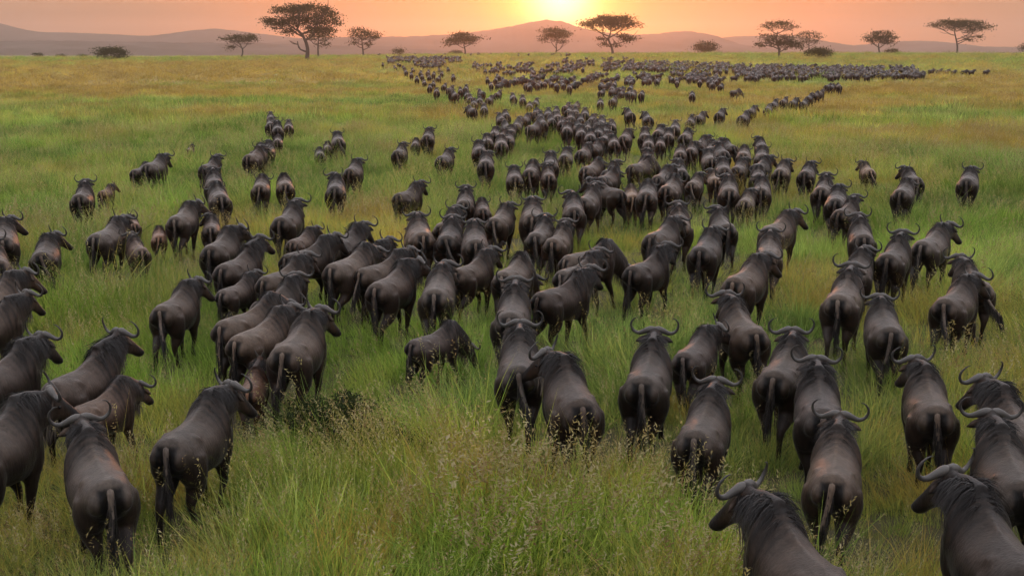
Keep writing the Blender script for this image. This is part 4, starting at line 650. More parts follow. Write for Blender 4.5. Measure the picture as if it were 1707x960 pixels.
# ---------------------------------------------------------------- hills
def make_hills():
    b = NB('hill_scrub')
    geo = b.new('ShaderNodeNewGeometry')
    n1 = b.new('ShaderNodeTexNoise', Scale=.012, Detail=9.0, Roughness=.65); b.l.new(geo.outputs['Position'], n1.inputs['Vector'])
    c = b.ramp(n1.outputs['Fac'], [(.35, (.030, .034, .026)), (.55, (.060, .055, .046)), (.7, (.085, .072, .060))])
    bs = b.new('ShaderNodeBsdfPrincipled', Roughness=1.0); bs.inputs['Specular IOR Level'].default_value = 0
    b.l.new(c, bs.inputs['Base Color']); b.l.new(bs.outputs[0], b.out.inputs['Surface'])
    def hill(dist, depth, prof, seed, name='hill'):
        px = np.array([p[0] for p in prof], float); py = np.array([p[1] for p in prof], float)
        xs = np.linspace(px[0], px[-1], 420)
        top = np.interp(xs, px, py)
        ker = np.hanning(9); ker /= ker.sum()
        top = np.convolve(np.pad(top, 4, mode='edge'), ker, 'valid')
        r = np.random.default_rng(seed)
        rough = np.convolve(np.pad(r.normal(0, 1, len(xs)), 3, mode='edge'), np.hanning(7) / 3, 'valid') + 2.2 * np.convolve(np.pad(r.normal(0, 1, len(xs)), 12, mode='edge'), np.hanning(25) / 12, 'valid')
        h = np.maximum((84 - top) / 1900 * dist + CAM_H + rough * .9, -1)
        u = np.linspace(-1, 1, 41)
        V = []
        for k, uu in enumerate(u):
            yy = dist + uu * depth
            prof_k = (1 - abs(uu) ** 1.6)
            f = h * prof_k + 5 * np.sin(xs * .05 + k * .7) * prof_k * abs(uu)
            X = (xs - 853.5) / 1900 * dist * (1 + .0 * uu)
            V.append(np.stack([X, np.full_like(X, yy), np.minimum(f, h) * 1.0 - 4.0 * abs(uu)], -1))
        V = np.concatenate(V)
        m = len(xs); n = len(u)
        idx = np.arange(n * m).reshape(n, m)
        q = np.stack([idx[:-1, :-1], idx[:-1, 1:], idx[1:, 1:], idx[1:, :-1]], -1).reshape(-1, 4)
        tag(link(name, mesh_np(name, V, q, [b.m])), kind='structure')
    hill(3050, 420, [(-700, 66), (-300, 58), (-60, 52), (0, 40), (12, 39), (40, 47), (80, 54), (160, 57), (280, 61), (340, 52), (372, 49), (420, 55), (520, 66), (600, 78), (700, 88)], 1)
    hill(2650, 380, [(400, 90), (470, 70), (560, 63), (650, 63), (740, 60), (800, 54), (850, 47), (880, 40), (910, 36), (935, 38), (960, 47), (1000, 56), (1060, 60), (1110, 55), (1140, 54), (1175, 60), (1210, 72), (1260, 82), (1320, 92)], 2)
    hill(3250, 360, [(1080, 90), (1150, 72), (1200, 64), (1240, 61), (1290, 60), (1340, 66), (1400, 77), (1450, 74), (1500, 69), (1540, 70), (1600, 78), (1680, 80), (1760, 74), (2000, 68), (2300, 70)], 3)
    hill(2050, 300, [(-500, 78), (-200, 74), (0, 71), (120, 69), (300, 72), (480, 74), (640, 78), (760, 84), (850, 92)], 4)
make_hills()

# ---------------------------------------------------------------- grass
def grass_material(name, seed=False):
    b = NB(name)
    t = b.attr('t').outputs['Fac']; rv = b.attr('rnd').outputs['Fac']
    dry = b.attr('dry', 'INSTANCER').outputs['Fac']; var = b.attr('var', 'INSTANCER').outputs['Fac']
    if seed:
        c = b.ramp(rv, [(0, (.15, .080, .045)), (.4, (.21, .15, .075)), (.75, (.28, .23, .13)), (1, (.34, .29, .19))])
        c = b.mix(b.math('MULTIPLY', b.math('SUBTRACT', 1.0, dry), .35), c, (.17, .19, .07))
    else:
        d = b.math('ADD', dry, b.math('MULTIPLY', b.math('SUBTRACT', rv, .5), .45))
        d = b.math('ADD', d, b.math('MULTIPLY', b.math('SUBTRACT', t, .45), .30), clamp=True)
        c = grass_colour(b, d, rv)
        c = b.mix(b.math('MULTIPLY', var, .8), c, (.135, .215, .030), 'MIX')   # lush patches
        hv = b.new('ShaderNodeHueSaturation', Saturation=1.0)
        b.l.new(b.math('ADD', .72, b.math('MULTIPLY', rv, .6)), hv.inputs['Value']); b.l.new(c, hv.inputs['Color'])
        c = hv.outputs[0]
        oi = b.new('ShaderNodeObjectInfo'); h2 = b.new('ShaderNodeHueSaturation')          # every tuft its own tone
        tone = b.attr('tone', 'INSTANCER').outputs['Fac']
        b.l.new(b.math('MULTIPLY', b.math('ADD', .68, b.math('MULTIPLY', oi.outputs['Random'], .64)), tone), h2.inputs['Value']); b.l.new(c, h2.inputs['Color']); c = h2.outputs[0]
    df = b.new('ShaderNodeBsdfDiffuse'); tr = b.new('ShaderNodeBsdfTranslucent')
    b.l.new(c, df.inputs['Color']); 
    ct = b.mix(1.0, c, (1.35, 1.3, .85), 'MULTIPLY')
    b.l.new(ct, tr.inputs['Color'])
    mx = b.new('ShaderNodeMixShader'); mx.inputs[0].default_value = .58
    b.l.new(df.outputs[0], mx.inputs[1]); b.l.new(tr.outputs[0], mx.inputs[2])
    b.l.new(mx.outputs[0], b.out.inputs['Surface'])
    return b.m
GR = grass_material('grass_blade'); SD = grass_material('grass_seed', True)

def make_tuft(name, seed, n, radius, hmin, hmax, width, lean, nstalk=0, shead=1.0, stalk_h=1.5, seg=3):
    r = np.random.default_rng(seed)
    V = []; Fc = []; T = []; RV = []; MI = []
    def blade(x, y, h, w, ang, ln, curve, rv, mi=0, segs=seg):
        base = len(V)
        dx, dy = math.cos(ang), math.sin(ang)
        a2 = ang + math.pi / 2 + r.uniform(-.9, .9)
        sx, sy = math.cos(a2), math.sin(a2)
        for k in range(segs + 1):
            u = k / segs
            off = h * (ln * u + curve * u * u)
            zz = h * u * (1 - .35 * curve * u)
            ww = w * (1 - u) ** .7 * .5 if k else w * .4
            cx, cy = x + dx * off, y + dy * off
            if k == segs:
                V.append((cx, cy, zz)); T.append(u); RV.append(rv)
            else:
                V.append((cx - sx * ww, cy - sy * ww, zz)); V.append((cx + sx * ww, cy + sy * ww, zz)); T.extend((u, u)); RV.extend((rv, rv))
        for k in range(segs - 1):
            a = base + 2 * k
            Fc.append((a, a + 1, a + 3, a + 2)); MI.append(mi)
        a = base + 2 * (segs - 1)
        Fc.append((a, a + 1, a + 2)); MI.append(mi)
        return V[-1]
    wind = r.uniform(0, 6.28)
    for i in range(n):
        rr = radius * math.sqrt(r.random()); th = r.uniform(0, 6.283)
        ang = th + r.normal(0, .8)
        blade(rr * math.cos(th), rr * math.sin(th), r.uniform(hmin, hmax), width * r.uniform(.6, 1.3), ang, abs(r.normal(0, lean)), abs(r.normal(.3, .25)), r.random())
    for i in range(nstalk):
        rr = radius * math.sqrt(r.random()); th = r.uniform(0, 6.283)
        ang = wind + r.normal(0, 1.0)
        h = hmax * stalk_h * r.uniform(.7, 1.1)
        rv = r.random()
        tip = blade(rr * math.cos(th), rr * math.sin(th), h, width * .45, ang, abs(r.normal(0, lean * .7)), abs(r.normal(.12, .12)), .8, 0, 3)
        # feathery head of small spikelets
        for k in range(9):
            u = k / 9
            px, py, pz = tip[0], tip[1], tip[2] - u * .16 * shead
            sz = .015 * shead * r.uniform(.6, 1.2); a3 = r.uniform(0, 6.28); up = r.uniform(.2, 1.2)
            qx, qy = math.cos(a3), math.sin(a3); o = len(V)
            px += r.normal(0, .008 * shead); py += r.normal(0, .008 * shead)
            V.extend([(px, py, pz), (px + qx * sz - qy * sz * .35, py + qy * sz + qx * sz * .35, pz + sz * up), (px + qx * sz * 2, py + qy * sz * 2, pz + sz * up * 1.6), (px + qx * sz + qy * sz * .35, py + qy * sz - qx * sz * .35, pz + sz * up)])
            T.extend((1, 1, 1, 1)); RV.extend([min(1, max(0, rv + r.normal(0, .12)))] * 4); Fc.append((o, o + 1, o + 2, o + 3)); MI.append(1)
    me = mesh_np(name, V, Fc, [GR, SD], True, MI)
    attr_f(me, 't', T); attr_f(me, 'rnd', RV)
    return bpy.data.objects.new(name, me)
tufts = bpy.data.collections.new('grass_tufts')          # sources only, not in the scene
TUFT = [
    make_tuft('tuft_a', 1, 46, .17, .22, .52, .008, .32),
    make_tuft('tuft_b', 2, 52, .20, .18, .44, .008, .45),
    make_tuft('tuft_c', 3, 38, .15, .30, .66, .007, .25, 5, 1.0, 1.25),
    make_tuft('tuft_d', 4, 30, .18, .28, .60, .007, .35, 12, 1.0, 1.35),
    make_tuft('tuft_e', 5, 70, .42, .22, .50, .016, .38),
    make_tuft('tuft_f', 6, 55, .42, .25, .52, .015, .35, 16, 1.5, 1.3),
    make_tuft('tuft_g', 7, 95, 1.0, .25, .50, .034, .35),
    make_tuft('tuft_h', 8, 80, 1.0, .25, .52, .032, .35, 22, 2.6, 1.25),
    make_tuft('tuft_i', 9, 34, .16, .25, .62, .012, .55),
    make_tuft('tuft_j', 10, 170, .26, .35, .85, .009, .42, 10, 1.1, 1.15, 4),
    make_tuft('tuft_k', 11, 150, .30, .30, .75, .010, .5, 26, 1.1, 1.2, 4),
    make_tuft('tuft_l', 12, 190, .30, .25, .65, .010, .6, 0, 1, 1, 4),
]
for o in TUFT: tufts.objects.link(o)

def scatter():
    P = []; S = []; I = []; D = []; VA = []; TN = []
    herd = np.array([(h[0], h[1]) for h in HERD])
    def band(r0, r1, dens, kinds_green, kinds_seed, smin, smax, half=.56, pad=3.0, vivid=False):
        n = int(dens * .5 * (r1 ** 2 - r0 ** 2) * 2 * math.atan(half) * 1.15)
        rr = np.sqrt(rng.random(n) * (r1 ** 2 - r0 ** 2) + r0 ** 2)
        th = (rng.random(n) * 2 - 1) * (math.atan(half) + pad / r1)
        x = rr * np.sin(th); y = rr * np.cos(th)
        d = np.clip(dryness(x, y) + .55 * (vnoise(x + 3, y + 77, .8) - .5) * (1 - sst(40, 120, rr)) - .10 * (1 - sst(14, 30, rr)), 0, 1)
        cl = vnoise(x, y, 1.6) * .6 + vnoise(x + 7, y + 3, .7) * .4          # tussocks
        big = vnoise(x + 31, y + 11, 7.0)
        keep = rng.random(n) < .12 + 1.18 * cl
        tall = blob(x, y, -.75, 11.6, 2.1, 1.5) + .5 * blob(x, y, 2.6, 10.2, 1.2, 1.5) + .45 * blob(x, y, -.9, 17, 1.5, 3.0)
        if vivid: keep |= rng.random(n) < .8 * tall
        s = (smin + (smax - smin) * np.clip(cl * 1.7 - .35, 0, 1)) * (.80 + .5 * big) * (1 + .8 * tall) * rng.uniform(.8, 1.2, n)
        # trodden down close round the animals
        if r1 < 90:
            dm = np.full(n, 9.0); cn = np.zeros(n)
            for k in range(0, n, 4000):
                hh = np.hypot(x[k:k + 4000, None] - herd[None, :, 0], y[k:k + 4000, None] - herd[None, :, 1])
                dd = np.stack([hh.min(1), (hh < 2.4).sum(1)], -1)
                dm[k:k + 4000] = dd[:, 0]; cn[k:k + 4000] = dd[:, 1]
            s *= .74 + .26 * sst(.4, 1.3, dm)
            keep &= rng.random(n) < .5 + .5 * sst(.3, 1.0, dm)
            crowd = sst(1.5, 5, cn)                                    # lanes the herd has walked flat
            s *= 1 - .25 * crowd; keep &= rng.random(n) < 1 - .40 * crowd * sst(14, 24, rr)
        keep &= rng.random(n) < 1 - .65 * blob(x, y, -2.3, 14.2, 1.6, .7)
        seedp = np.clip(.05 + .75 * sst(.45, .9, d) + .38 * tall + .25 * (vnoise(x, y, 3.3) - .5), 0, .8)
        isd = rng.random(n) < seedp
        kg = rng.choice(kinds_green, n); ks = rng.choice(kinds_seed, n)
        lush = np.clip((vnoise(x + 200, y + 20, 4.5) - .52) * 3.0 + .8 * tall, 0, 1) * (1 - sst(.3, .7, d)) * (.55 + .45 * vnoise(x, y, 1.2))
        if vivid:
            q = rng.random(n); lush = np.where(q < .45, rng.random(n), 0.0); d = np.clip(d + rng.normal(-.08, .22, n), 0, 1)
        z = ground_z(x, y)
        k = keep
        P.append(np.stack([x, y, z - .02], -1)[k]); S.append(s[k]); I.append(np.where(isd, ks, kg)[k]); D.append(d[k]); VA.append(lush[k])
        tn = .48 + 1.08 * (.55 * vnoise(x + 70, y + 500, 4.2) + .45 * vnoise(x + 170, y + 900, 1.3)) + .18 * tall
        TN.append(tn[k])
    band(6.5, 34, 1.1, [9, 11, 9], [10, 10, 9], .75, 1.45, pad=4, vivid=True)       # big tussocks
    band(34, 95, .5, [9, 11], [10, 9], .8, 1.4, pad=8, vivid=True)
    band(6.5, 17, 46, [0, 1, 2, 8, 0, 1], [2, 3, 3], .62, 1.5, pad=4)
    band(17, 32, 24, [0, 1, 2, 8], [2, 3, 3], .72, 1.6, pad=4)
    band(32, 78, 7.0, [4, 4, 4, 5], [5, 5, 4], .7, 1.45, pad=8)
    band(78, 170, 1.5, [6, 6, 6, 7], [7, 7, 6], .7, 1.15, pad=20)
    band(170, 520, .22, [6, 6, 7], [7, 7], 1.3, 2.2, pad=30)
    P = np.concatenate(P); S = np.concatenate(S); I = np.concatenate(I); D = np.concatenate(D); VA = np.concatenate(VA); TN = np.concatenate(TN)
    n = len(P)
    me = bpy.data.meshes.new('grass')
    me.vertices.add(n); me.vertices.foreach_set('co', P.astype(np.float32).ravel())
    rot = np.zeros((n, 3)); rot[:, 2] = rng.random(n) * 6.283; 
    fa = 6.283 * 1.3 * vnoise(P[:, 0] + 400, P[:, 1], 5.0); am = .10 + .42 * vnoise(P[:, 0], P[:, 1] + 300, 2.6)     # wind-combed lie of the grass
    tx, ty = am * np.cos(fa), am * np.sin(fa); cz, sz = np.cos(rot[:, 2]), np.sin(rot[:, 2])
    rot[:, 0] = tx * cz + ty * sz + rng.normal(0, .08, n); rot[:, 1] = -tx * sz + ty * cz + rng.normal(0, .08, n)
    scl = np.stack([S * rng.uniform(.85, 1.2, n), S * rng.uniform(.85, 1.2, n), np.minimum(S, np.where(np.hypot(P[:, 0], P[:, 1]) > 120, .95, 1.6))], -1)
    attr_f(me, 'rot', rot, 'FLOAT_VECTOR'); attr_f(me, 'scl', scl, 'FLOAT_VECTOR'); attr_f(me, 'kind_index', I, 'INT')
    attr_f(me, 'dry', D); attr_f(me, 'var', VA); attr_f(me, 'tone', TN)
    me.materials.append(GR); me.materials.append(SD)
    o = link('grass', me)
    ng = bpy.data.node_groups.new('grass_scatter', 'GeometryNodeTree')
    ng.interface.new_socket('Geometry', in_out='INPUT', socket_type='NodeSocketGeometry')
    ng.interface.new_socket('Geometry', in_out='OUTPUT', socket_type='NodeSocketGeometry')
    N = ng.nodes; L = ng.links
    gi = N.new('NodeGroupInput'); go = N.new('NodeGroupOutput')
    iop = N.new('GeometryNodeInstanceOnPoints'); ci = N.new('GeometryNodeCollectionInfo')
    ci.inputs['Collection'].default_value = tufts; ci.inputs['Separate Children'].default_value = True; ci.inputs['Reset Children'].default_value = True
    iop.inputs['Pick Instance'].default_value = True
    def na(name, t):
        q = N.new('GeometryNodeInputNamedAttribute'); q.data_type = t; q.inputs['Name'].default_value = name; return q.outputs['Attribute']
    e2r = N.new('FunctionNodeEulerToRotation')
    L.new(gi.outputs[0], iop.inputs['Points']); L.new(ci.outputs[0], iop.inputs['Instance'])
    L.new(na('kind_index', 'INT'), iop.inputs['Instance Index'])
    L.new(na('rot', 'FLOAT_VECTOR'), e2r.inputs[0]); L.new(e2r.outputs[0], iop.inputs['Rotation'])
    L.new(na('scl', 'FLOAT_VECTOR'), iop.inputs['Scale'])
    L.new(iop.outputs[0], go.inputs[0])
    md = o.modifiers.new('scatter', 'NODES'); md.node_group = ng
    tag(o, 'tall green and straw coloured savanna grass with pale seed heads', 'grass', kind='stuff')
scatter()

# ---------------------------------------------------------------- trees and shrubs
def leaf_material(name, c0, c1):
    b = NB(name)
    rv = b.attr('rnd').outputs['Fac']
    c = b.mix(rv, c0, c1)
    df = b.new('ShaderNodeBsdfDiffuse'); tr = b.new('ShaderNodeBsdfTranslucent')
    b.l.new(c, df.inputs['Color']); b.l.new(b.mix(1.0, c, (1.3, 1.1, .6), 'MULTIPLY'), tr.inputs['Color'])
    mx = b.new('ShaderNodeMixShader'); mx.inputs[0].default_value = .3
    b.l.new(df.outputs[0], mx.inputs[1]); b.l.new(tr.outputs[0], mx.inputs[2]); b.l.new(mx.outputs[0], b.out.inputs['Surface'])
    return b.m
LEAF = leaf_material('acacia_leaf', (.016, .020, .009), (.042, .044, .018))
LEAF2 = leaf_material('shrub_leaf', (.014, .022, .010), (.034, .044, .018))
def bark_material():
    b = NB('acacia_bark')
    tcn = b.new('ShaderNodeTexCoord'); n = b.new('ShaderNodeTexNoise', Scale=6.0, Detail=8.0)
    mp = b.new('ShaderNodeMapping'); mp.inputs['Scale'].default_value = (1, 1, .25)
    b.l.new(tcn.outputs['Object'], mp.inputs[0]); b.l.new(mp.outputs[0], n.inputs['Vector'])
    c = b.mix(n.outputs['Fac'], (.022, .016, .013), (.065, .050, .040))
    bs = b.new('ShaderNodeBsdfPrincipled', Roughness=.9); b.l.new(c, bs.inputs['Base Color'])
    bp = b.new('ShaderNodeBump', Strength=.7, Distance=.05); b.l.new(n.outputs['Fac'], bp.inputs['Height']); b.l.new(bp.outputs[0], bs.inputs['Normal'])
    b.l.new(bs.outputs[0], b.out.inputs['Surface'])
    return b.m
BARK = bark_material()

def catmull(pts, n):
    p = np.array(pts, float); out = []
    q = np.vstack([2 * p[0] - p[1], p, 2 * p[-1] - p[-2]])
    m = len(p) - 1
    for k in range(n):
        u = k / (n - 1) * m; i = min(int(u), m - 1); f = u - i
        a, b_, c, d = q[i], q[i + 1], q[i + 2], q[i + 3]
        out.append(.5 * ((2 * b_) + (-a + c) * f + (2 * a - 5 * b_ + 4 * c - d) * f * f + (-a + 3 * b_ - 3 * c + d) * f ** 3))
    return np.array(out)
def tube(pts, rad, seg=8, sx=1.0, cap=True):
    """tapered closed tube through points"""
    pts = np.array(pts, float); n = len(pts)
    tg = np.gradient(pts, axis=0); tg /= np.linalg.norm(tg, axis=1)[:, None] + 1e-9
    ref = np.array([1.0, 0, 0]) if abs(tg[0][0]) < .9 else np.array([0, 1.0, 0])
    V = []; Fc = []
    u = ref - tg[0] * ref.dot(tg[0]); u /= np.linalg.norm(u)
    for i in range(n):
        u = u - tg[i] * u.dot(tg[i]); u /= np.linalg.norm(u) + 1e-9
        v = np.cross(tg[i], u)
        for k in range(seg):
            a = 2 * math.pi * k / seg
            V.append(pts[i] + rad[i] * (math.cos(a) * u * sx + math.sin(a) * v))
    for i in range(n - 1):
        for k in range(seg):
            k2 = (k + 1) % seg
            Fc.append((i * seg + k, i * seg + k2, (i + 1) * seg + k2, (i + 1) * seg + k))
    if cap:
        c0 = len(V); V.append(pts[0]); V.append(pts[-1])
        for k in range(seg):
            k2 = (k + 1) % seg
            Fc.append((c0, k2, k)); Fc.append((c0 + 1, (n - 1) * seg + k, (n - 1) * seg + k2))
    return np.array(V), Fc
def join(parts):
    V = []; Fc = []; o = 0
    for v, f in parts:
        V.append(np.asarray(v)); Fc.extend([tuple(i + o for i in q) for q in f]); o += len(v)
    return np.concatenate(V), Fc

def leaf_cloud(pads, seed, dens, size, flat=.5):
    """leaf sprays in clumps through each pad: (x, y, z, rx, ry, rz)"""
    r = np.random.default_rng(seed); V = []; Fc = []; RV = []
    for (cx, cy, cz, rx, ry, rz) in pads:
        ncl = max(8, int(dens * (rx * ry + rx * rz) * 1.7))
        for c in range(ncl):
            while True:
                p = r.uniform(-1, 1, 3)
                if p.dot(p) < 1: break
            if r.random() < flat: p[2] = abs(p[2]) * .9
            m = np.array([cx + p[0] * rx, cy + p[1] * ry, cz + p[2] * rz])
            cr = size * r.uniform(1.2, 3.2); tone = r.random()
            for k in range(r.integers(14, 26)):
                q = m + r.normal(0, 1, 3) * np.array([cr, cr, cr * .38])
                d1 = r.normal(0, 1, 3); d1[2] *= .5; d1 /= np.linalg.norm(d1)
                d2 = np.cross(d1, r.normal(0, 1, 3)); d2 /= np.linalg.norm(d2) + 1e-9
                s1 = size * r.uniform(.5, 1.2); s2 = s1 * .45; o = len(V)
                V.extend([q, q + d1 * s1 * .5 + d2 * s2, q + d1 * s1, q + d1 * s1 * .5 - d2 * s2]); Fc.append((o, o + 1, o + 2, o + 3))
                RV.extend([min(1, max(0, tone * .7 + r.random() * .3))] * 4)
    return V, Fc, RV

def tree(name, px, dist, base_r, trunk, limbs, pads, label, seed, dens=1.0, leaf=.42, shrub=False, cat='tree', group=None):
    """trunk / limbs / pads are given in 1/1900 of the distance, right and up from the foot of the tree"""
    k = dist / 1900.0
    x = (px - 853.5) * k; y = dist
    root = link(name, None, loc=(x, y, float(ground_z(x, y)) - .05))
    r = np.random.default_rng(seed)
    parts = []
    def P(a, j=0): return np.array([a[0] * k, (a[2] if len(a) > 2 else 0) * k + j, a[1] * k])
    tp = catmull([P(a) for a in trunk], 10)
    parts.append(tube(tp, np.linspace(base_r, base_r * .55, 10) * np.concatenate([[1.35, 1.1], np.ones(8)]), 9))
    ends = []
    def branch(p0, p1, r0, depth):
        mid = (p0 + p1) / 2 + r.normal(0, .10, 3) * np.linalg.norm(p1 - p0) * np.array([1, 1, .5]) - np.array([0, 0, .08 * np.linalg.norm(p1 - p0)])
        c = catmull([p0, mid, p1], 6)
        parts.append(tube(c, np.linspace(r0, r0 * .5, 6), 6))
        if depth > 0:
            for j in range(3):
                f = c[r.integers(2, 6)]
                L = np.linalg.norm(p1 - p0) * r.uniform(.4, .75)
                dv = (p1 - p0) / np.linalg.norm(p1 - p0) + r.normal(0, .6, 3) * np.array([1, 1, .45]) + np.array([0, 0, .15])
                branch(f, f + dv / np.linalg.norm(dv) * L, r0 * .45, depth - 1)
    for (t0, tip) in limbs:
        i = int(t0 * 9)
        branch(tp[i], P(tip), base_r * (.5 if not shrub else .8), 1 if not shrub else 0)
    wp = []
    for p in pads:
        cx, cz, rx, rz = p[:4]; ry = p[4] if len(p) > 4 else rx * .85; cy = p[5] if len(p) > 5 else 0
        wp.append((cx * k, cy * k, cz * k, rx * k, ry * k, rz * k))
    for (cx, cy, cz, rx, ry, rz) in wp:      # twigs reaching through each pad
        if shrub: break
        for j in range(7):
            e = np.array([cx + r.uniform(-.8, .8) * rx, cy + r.uniform(-.8, .8) * ry, cz + r.uniform(-.3, .5) * rz])
            s = tp[-1] + (np.array([cx, cy, cz - rz * .7]) - tp[-1]) * r.uniform(.3, .8)
            branch(s, e, base_r * .16, 0)
    V, Fc = join(parts)
    link('trunk', mesh_np('trunk', V, Fc, [BARK]), root)
    V, Fc, RV = leaf_cloud(wp, seed + 1, dens, leaf, .3 if shrub else .5)
    me = mesh_np('crown', V, Fc, [LEAF2 if shrub else LEAF], False); attr_f(me, 'rnd', RV)
    link('crown', me, root)
    tag(root, label, cat, group)
G1 = 'flat topped trees along the horizon'
tree('acacia_tree', 518, 352, .62, [(0, 0), (2, 20), (-4, 38), (-14, 50)], [(.6, (22, 62)), (.7, (-30, 58)), (.9, (-42, 70)), (1, (-12, 76)), (.8, (30, 72)), (.3, (-14, 31))],
     [(-42, 58, 26, 10), (-22, 78, 30, 11), (6, 80, 30, 11), (30, 70, 24, 12), (14, 60, 26, 10), (-14, 64, 22, 8), (44, 58, 13, 8), (-30, 46, 15, 5), (24, 46, 22, 7), (34, 82, 8, 5), (-55, 63, 14, 6)],
     'tallest broad acacia, left of centre, with a crooked dark trunk', 21, 1.25, .5, group=G1)
tree('acacia_tree', 537, 430, .4, [(0, 0), (0, 16), (1, 28)], [(.7, (-12, 36)), (.8, (14, 36)), (1, (2, 44))],
     [(2, 44, 22, 7), (-8, 34, 14, 5), (10, 32, 14, 6), (12, 20, 8, 5)], 'slim acacia half hidden behind the tallest left tree', 22, .8, .5, group=G1)
tree('acacia_tree', 411, 440, .34, [(0, 0), (3, 12), (0, 22)], [(.7, (14, 30)), (.8, (-14, 30)), (1, (-4, 34))],
     [(-12, 32, 18, 5), (6, 35, 20, 5), (14, 29, 14, 5), (-2, 27, 12, 4), (-16, 18, 10, 3)], 'small flat acacia in front of the left hills', 23, .9, .5, group=G1)
tree('acacia_tree', 611, 425, .36, [(0, 0), (-1, 14), (-2, 26)], [(.5, (12, 26)), (.8, (-16, 32)), (.9, (18, 36)), (1, (-2, 40)), (.6, (-12, 22))],
     [(-8, 42, 17, 5), (10, 38, 18, 6), (22, 32, 12, 5), (-14, 34, 11, 6), (0, 33, 16, 6), (-16, 24, 6, 4), (9, 21, 6, 4)], 'airy acacia just right of the tallest tree', 24, .9, .45, group=G1)
tree('acacia_tree', 777, 445, .36, [(0, 0), (0, 10), (-2, 18)], [(.7, (-18, 24)), (.8, (16, 24)), (1, (-2, 30))],
     [(-4, 33, 18, 5), (-16, 26, 17, 5), (12, 27, 16, 6), (0, 26, 18, 6), (-24, 21, 10, 3)], 'low wide acacia between the left trees and the sun', 25, 1.1, .5, group=G1)
tree('acacia_tree', 925, 470, .33, [(0, 0), (1, 10), (0, 18)], [(.5, (8, 26)), (.6, (-9, 26)), (1, (0, 32)), (.4, (14, 22))],
     [(-4, 38, 22, 5), (10, 34, 18, 5), (-10, 30, 16, 5), (2, 30, 18, 6), (-22, 25, 7, 3), (14, 22, 7, 3)], 'pale acacia fading into the glow right under the sun', 26, .9, .5, group=G1)
tree('acacia_tree', 1019, 395, .46, [(0, 0), (-3, 14), (-8, 26), (-6, 34)], [(.5, (26, 28)), (.75, (-16, 50)), (.8, (20, 52)), (1, (-4, 54)), (.9, (-36, 50)), (.4, (-18, 26))],
     [(-30, 52, 28, 7), (-6, 58, 28, 7), (14, 56, 24, 8), (28, 50, 18, 6), (0, 49, 26, 7), (-44, 49, 12, 5), (24, 27, 17, 5), (14, 32, 12, 4), (-20, 27, 9, 5), (-16, 18, 7, 4), (6, 17, 8, 3)],
     'umbrella acacia with a second low leafy bough, just right of the sun', 27, 1.15, .45, group=G1)
tree('acacia_tree', 1169, 480, .42, [(0, 0), (0, 5), (0, 10)], [(.5, (-10, 12)), (.6, (10, 12)), (1, (0, 16))],
     [(0, 16, 16, 7), (-10, 10, 11, 6), (10, 10, 11, 6), (0, 9, 14, 6)], 'squat round topped tree on the horizon right of the sun', 28, 1.1, .5, group=G1)
tree('acacia_tree', 1290, 345, .34, [(0, 0), (-1, 14), (-6, 30), (-4, 42)], [(.3, (18, 22)), (.35, (-20, 24)), (.9, (16, 52)), (.9, (-20, 50)), (.5, (-24, 32)), (.5, (20, 32))],
     [(-4, 54, 24, 4.5), (-18, 49, 14, 4), (14, 49, 14, 4), (-18, 34, 16, 4), (10, 33, 16, 4), (-22, 22, 17, 5), (4, 20, 22, 6), (24, 22, 14, 5), (12, 26, 20, 5), (32, 17, 8, 3), (-10, 27, 16, 4)],
     'tiered acacia with foliage in three storeys above the packed herd', 29, .95, .42, group=G1)
tree('acacia_tree', 1338, 450, .28, [(0, 0), (0, 12), (-1, 20)], [(.7, (12, 26)), (.8, (-12, 28)), (1, (0, 32))],
     [(-2, 34, 17, 4), (-10, 28, 12, 4), (10, 28, 12, 4), (4, 22, 14, 3)], 'thin stemmed acacia beside the tiered one', 30, .75, .42, group=G1)
tree('acacia_tree', 1455, 460, .40, [(0, 0), (-3, 10), (-4, 18)], [(.6, (14, 24)), (.7, (-16, 24)), (1, (0, 32))],
     [(0, 35, 17, 4), (-12, 28, 16, 5), (12, 27, 15, 6), (0, 26, 18, 6), (-18, 22, 9, 3), (10, 20, 12, 3)], 'dense acacia with a low shrub at its foot, far right', 31, 1.1, .45, group=G1)
tree('acacia_tree', 1580, 420, .36, [(0, 0), (0, 14), (-3, 26), (-6, 36)], [(.5, (26, 40)), (.6, (16, 30)), (.9, (-30, 44)), (1, (-4, 48)), (.7, (30, 46))],
     [(-10, 53, 24, 4), (-32, 48, 17, 4.5), (14, 51, 26, 4.5), (38, 46, 17, 4), (2, 46, 26, 5), (24, 40, 12, 4), (30, 30, 9, 2.5), (20, 25, 8, 2)],
     'rightmost acacia with a very flat wide umbrella crown', 32, 1.0, .45, group=G1)
G2 = 'dark shrubs on the plain'
def shrub(px, dist, w, h, label, seed, dens=1.3, lumps=5):
    r = np.random.default_rng(seed)
    pads = [(0, h * .45, w * .40, h * .5)]
    for j in range(lumps):
        a = (j + .5) / lumps * 2 - 1
        pads.append((a * w * .36, h * (.40 + .18 * (1 - a * a)) + r.uniform(-.06, .06) * h, w * .16, h * r.uniform(.30, .42), w * .22, r.uniform(-.2, .2) * w))
    tree('shrub', px, dist, .14, [(0, 0), (0, h * .12), (0, h * .25)], [(.6, (-w * .25, h * .5)), (.6, (w * .25, h * .5)), (.9, (0, h * .7))], pads, label, seed, dens, .38, True, 'shrub', G2)
shrub(200, 395, 57, 23, 'large dark domed shrub standing alone at the far left', 41, 1.9)
shrub(79, 520, 22, 8, 'small low shrub left of the large domed shrub', 42, 1.4, 3)
shrub(669, 440, 18, 17, 'boxy small dark shrub beside the far file of animals', 43, 1.8, 3)
shrub(762, 520, 28, 9, 'hazy low shrub behind the low wide acacia', 44, .9, 4)
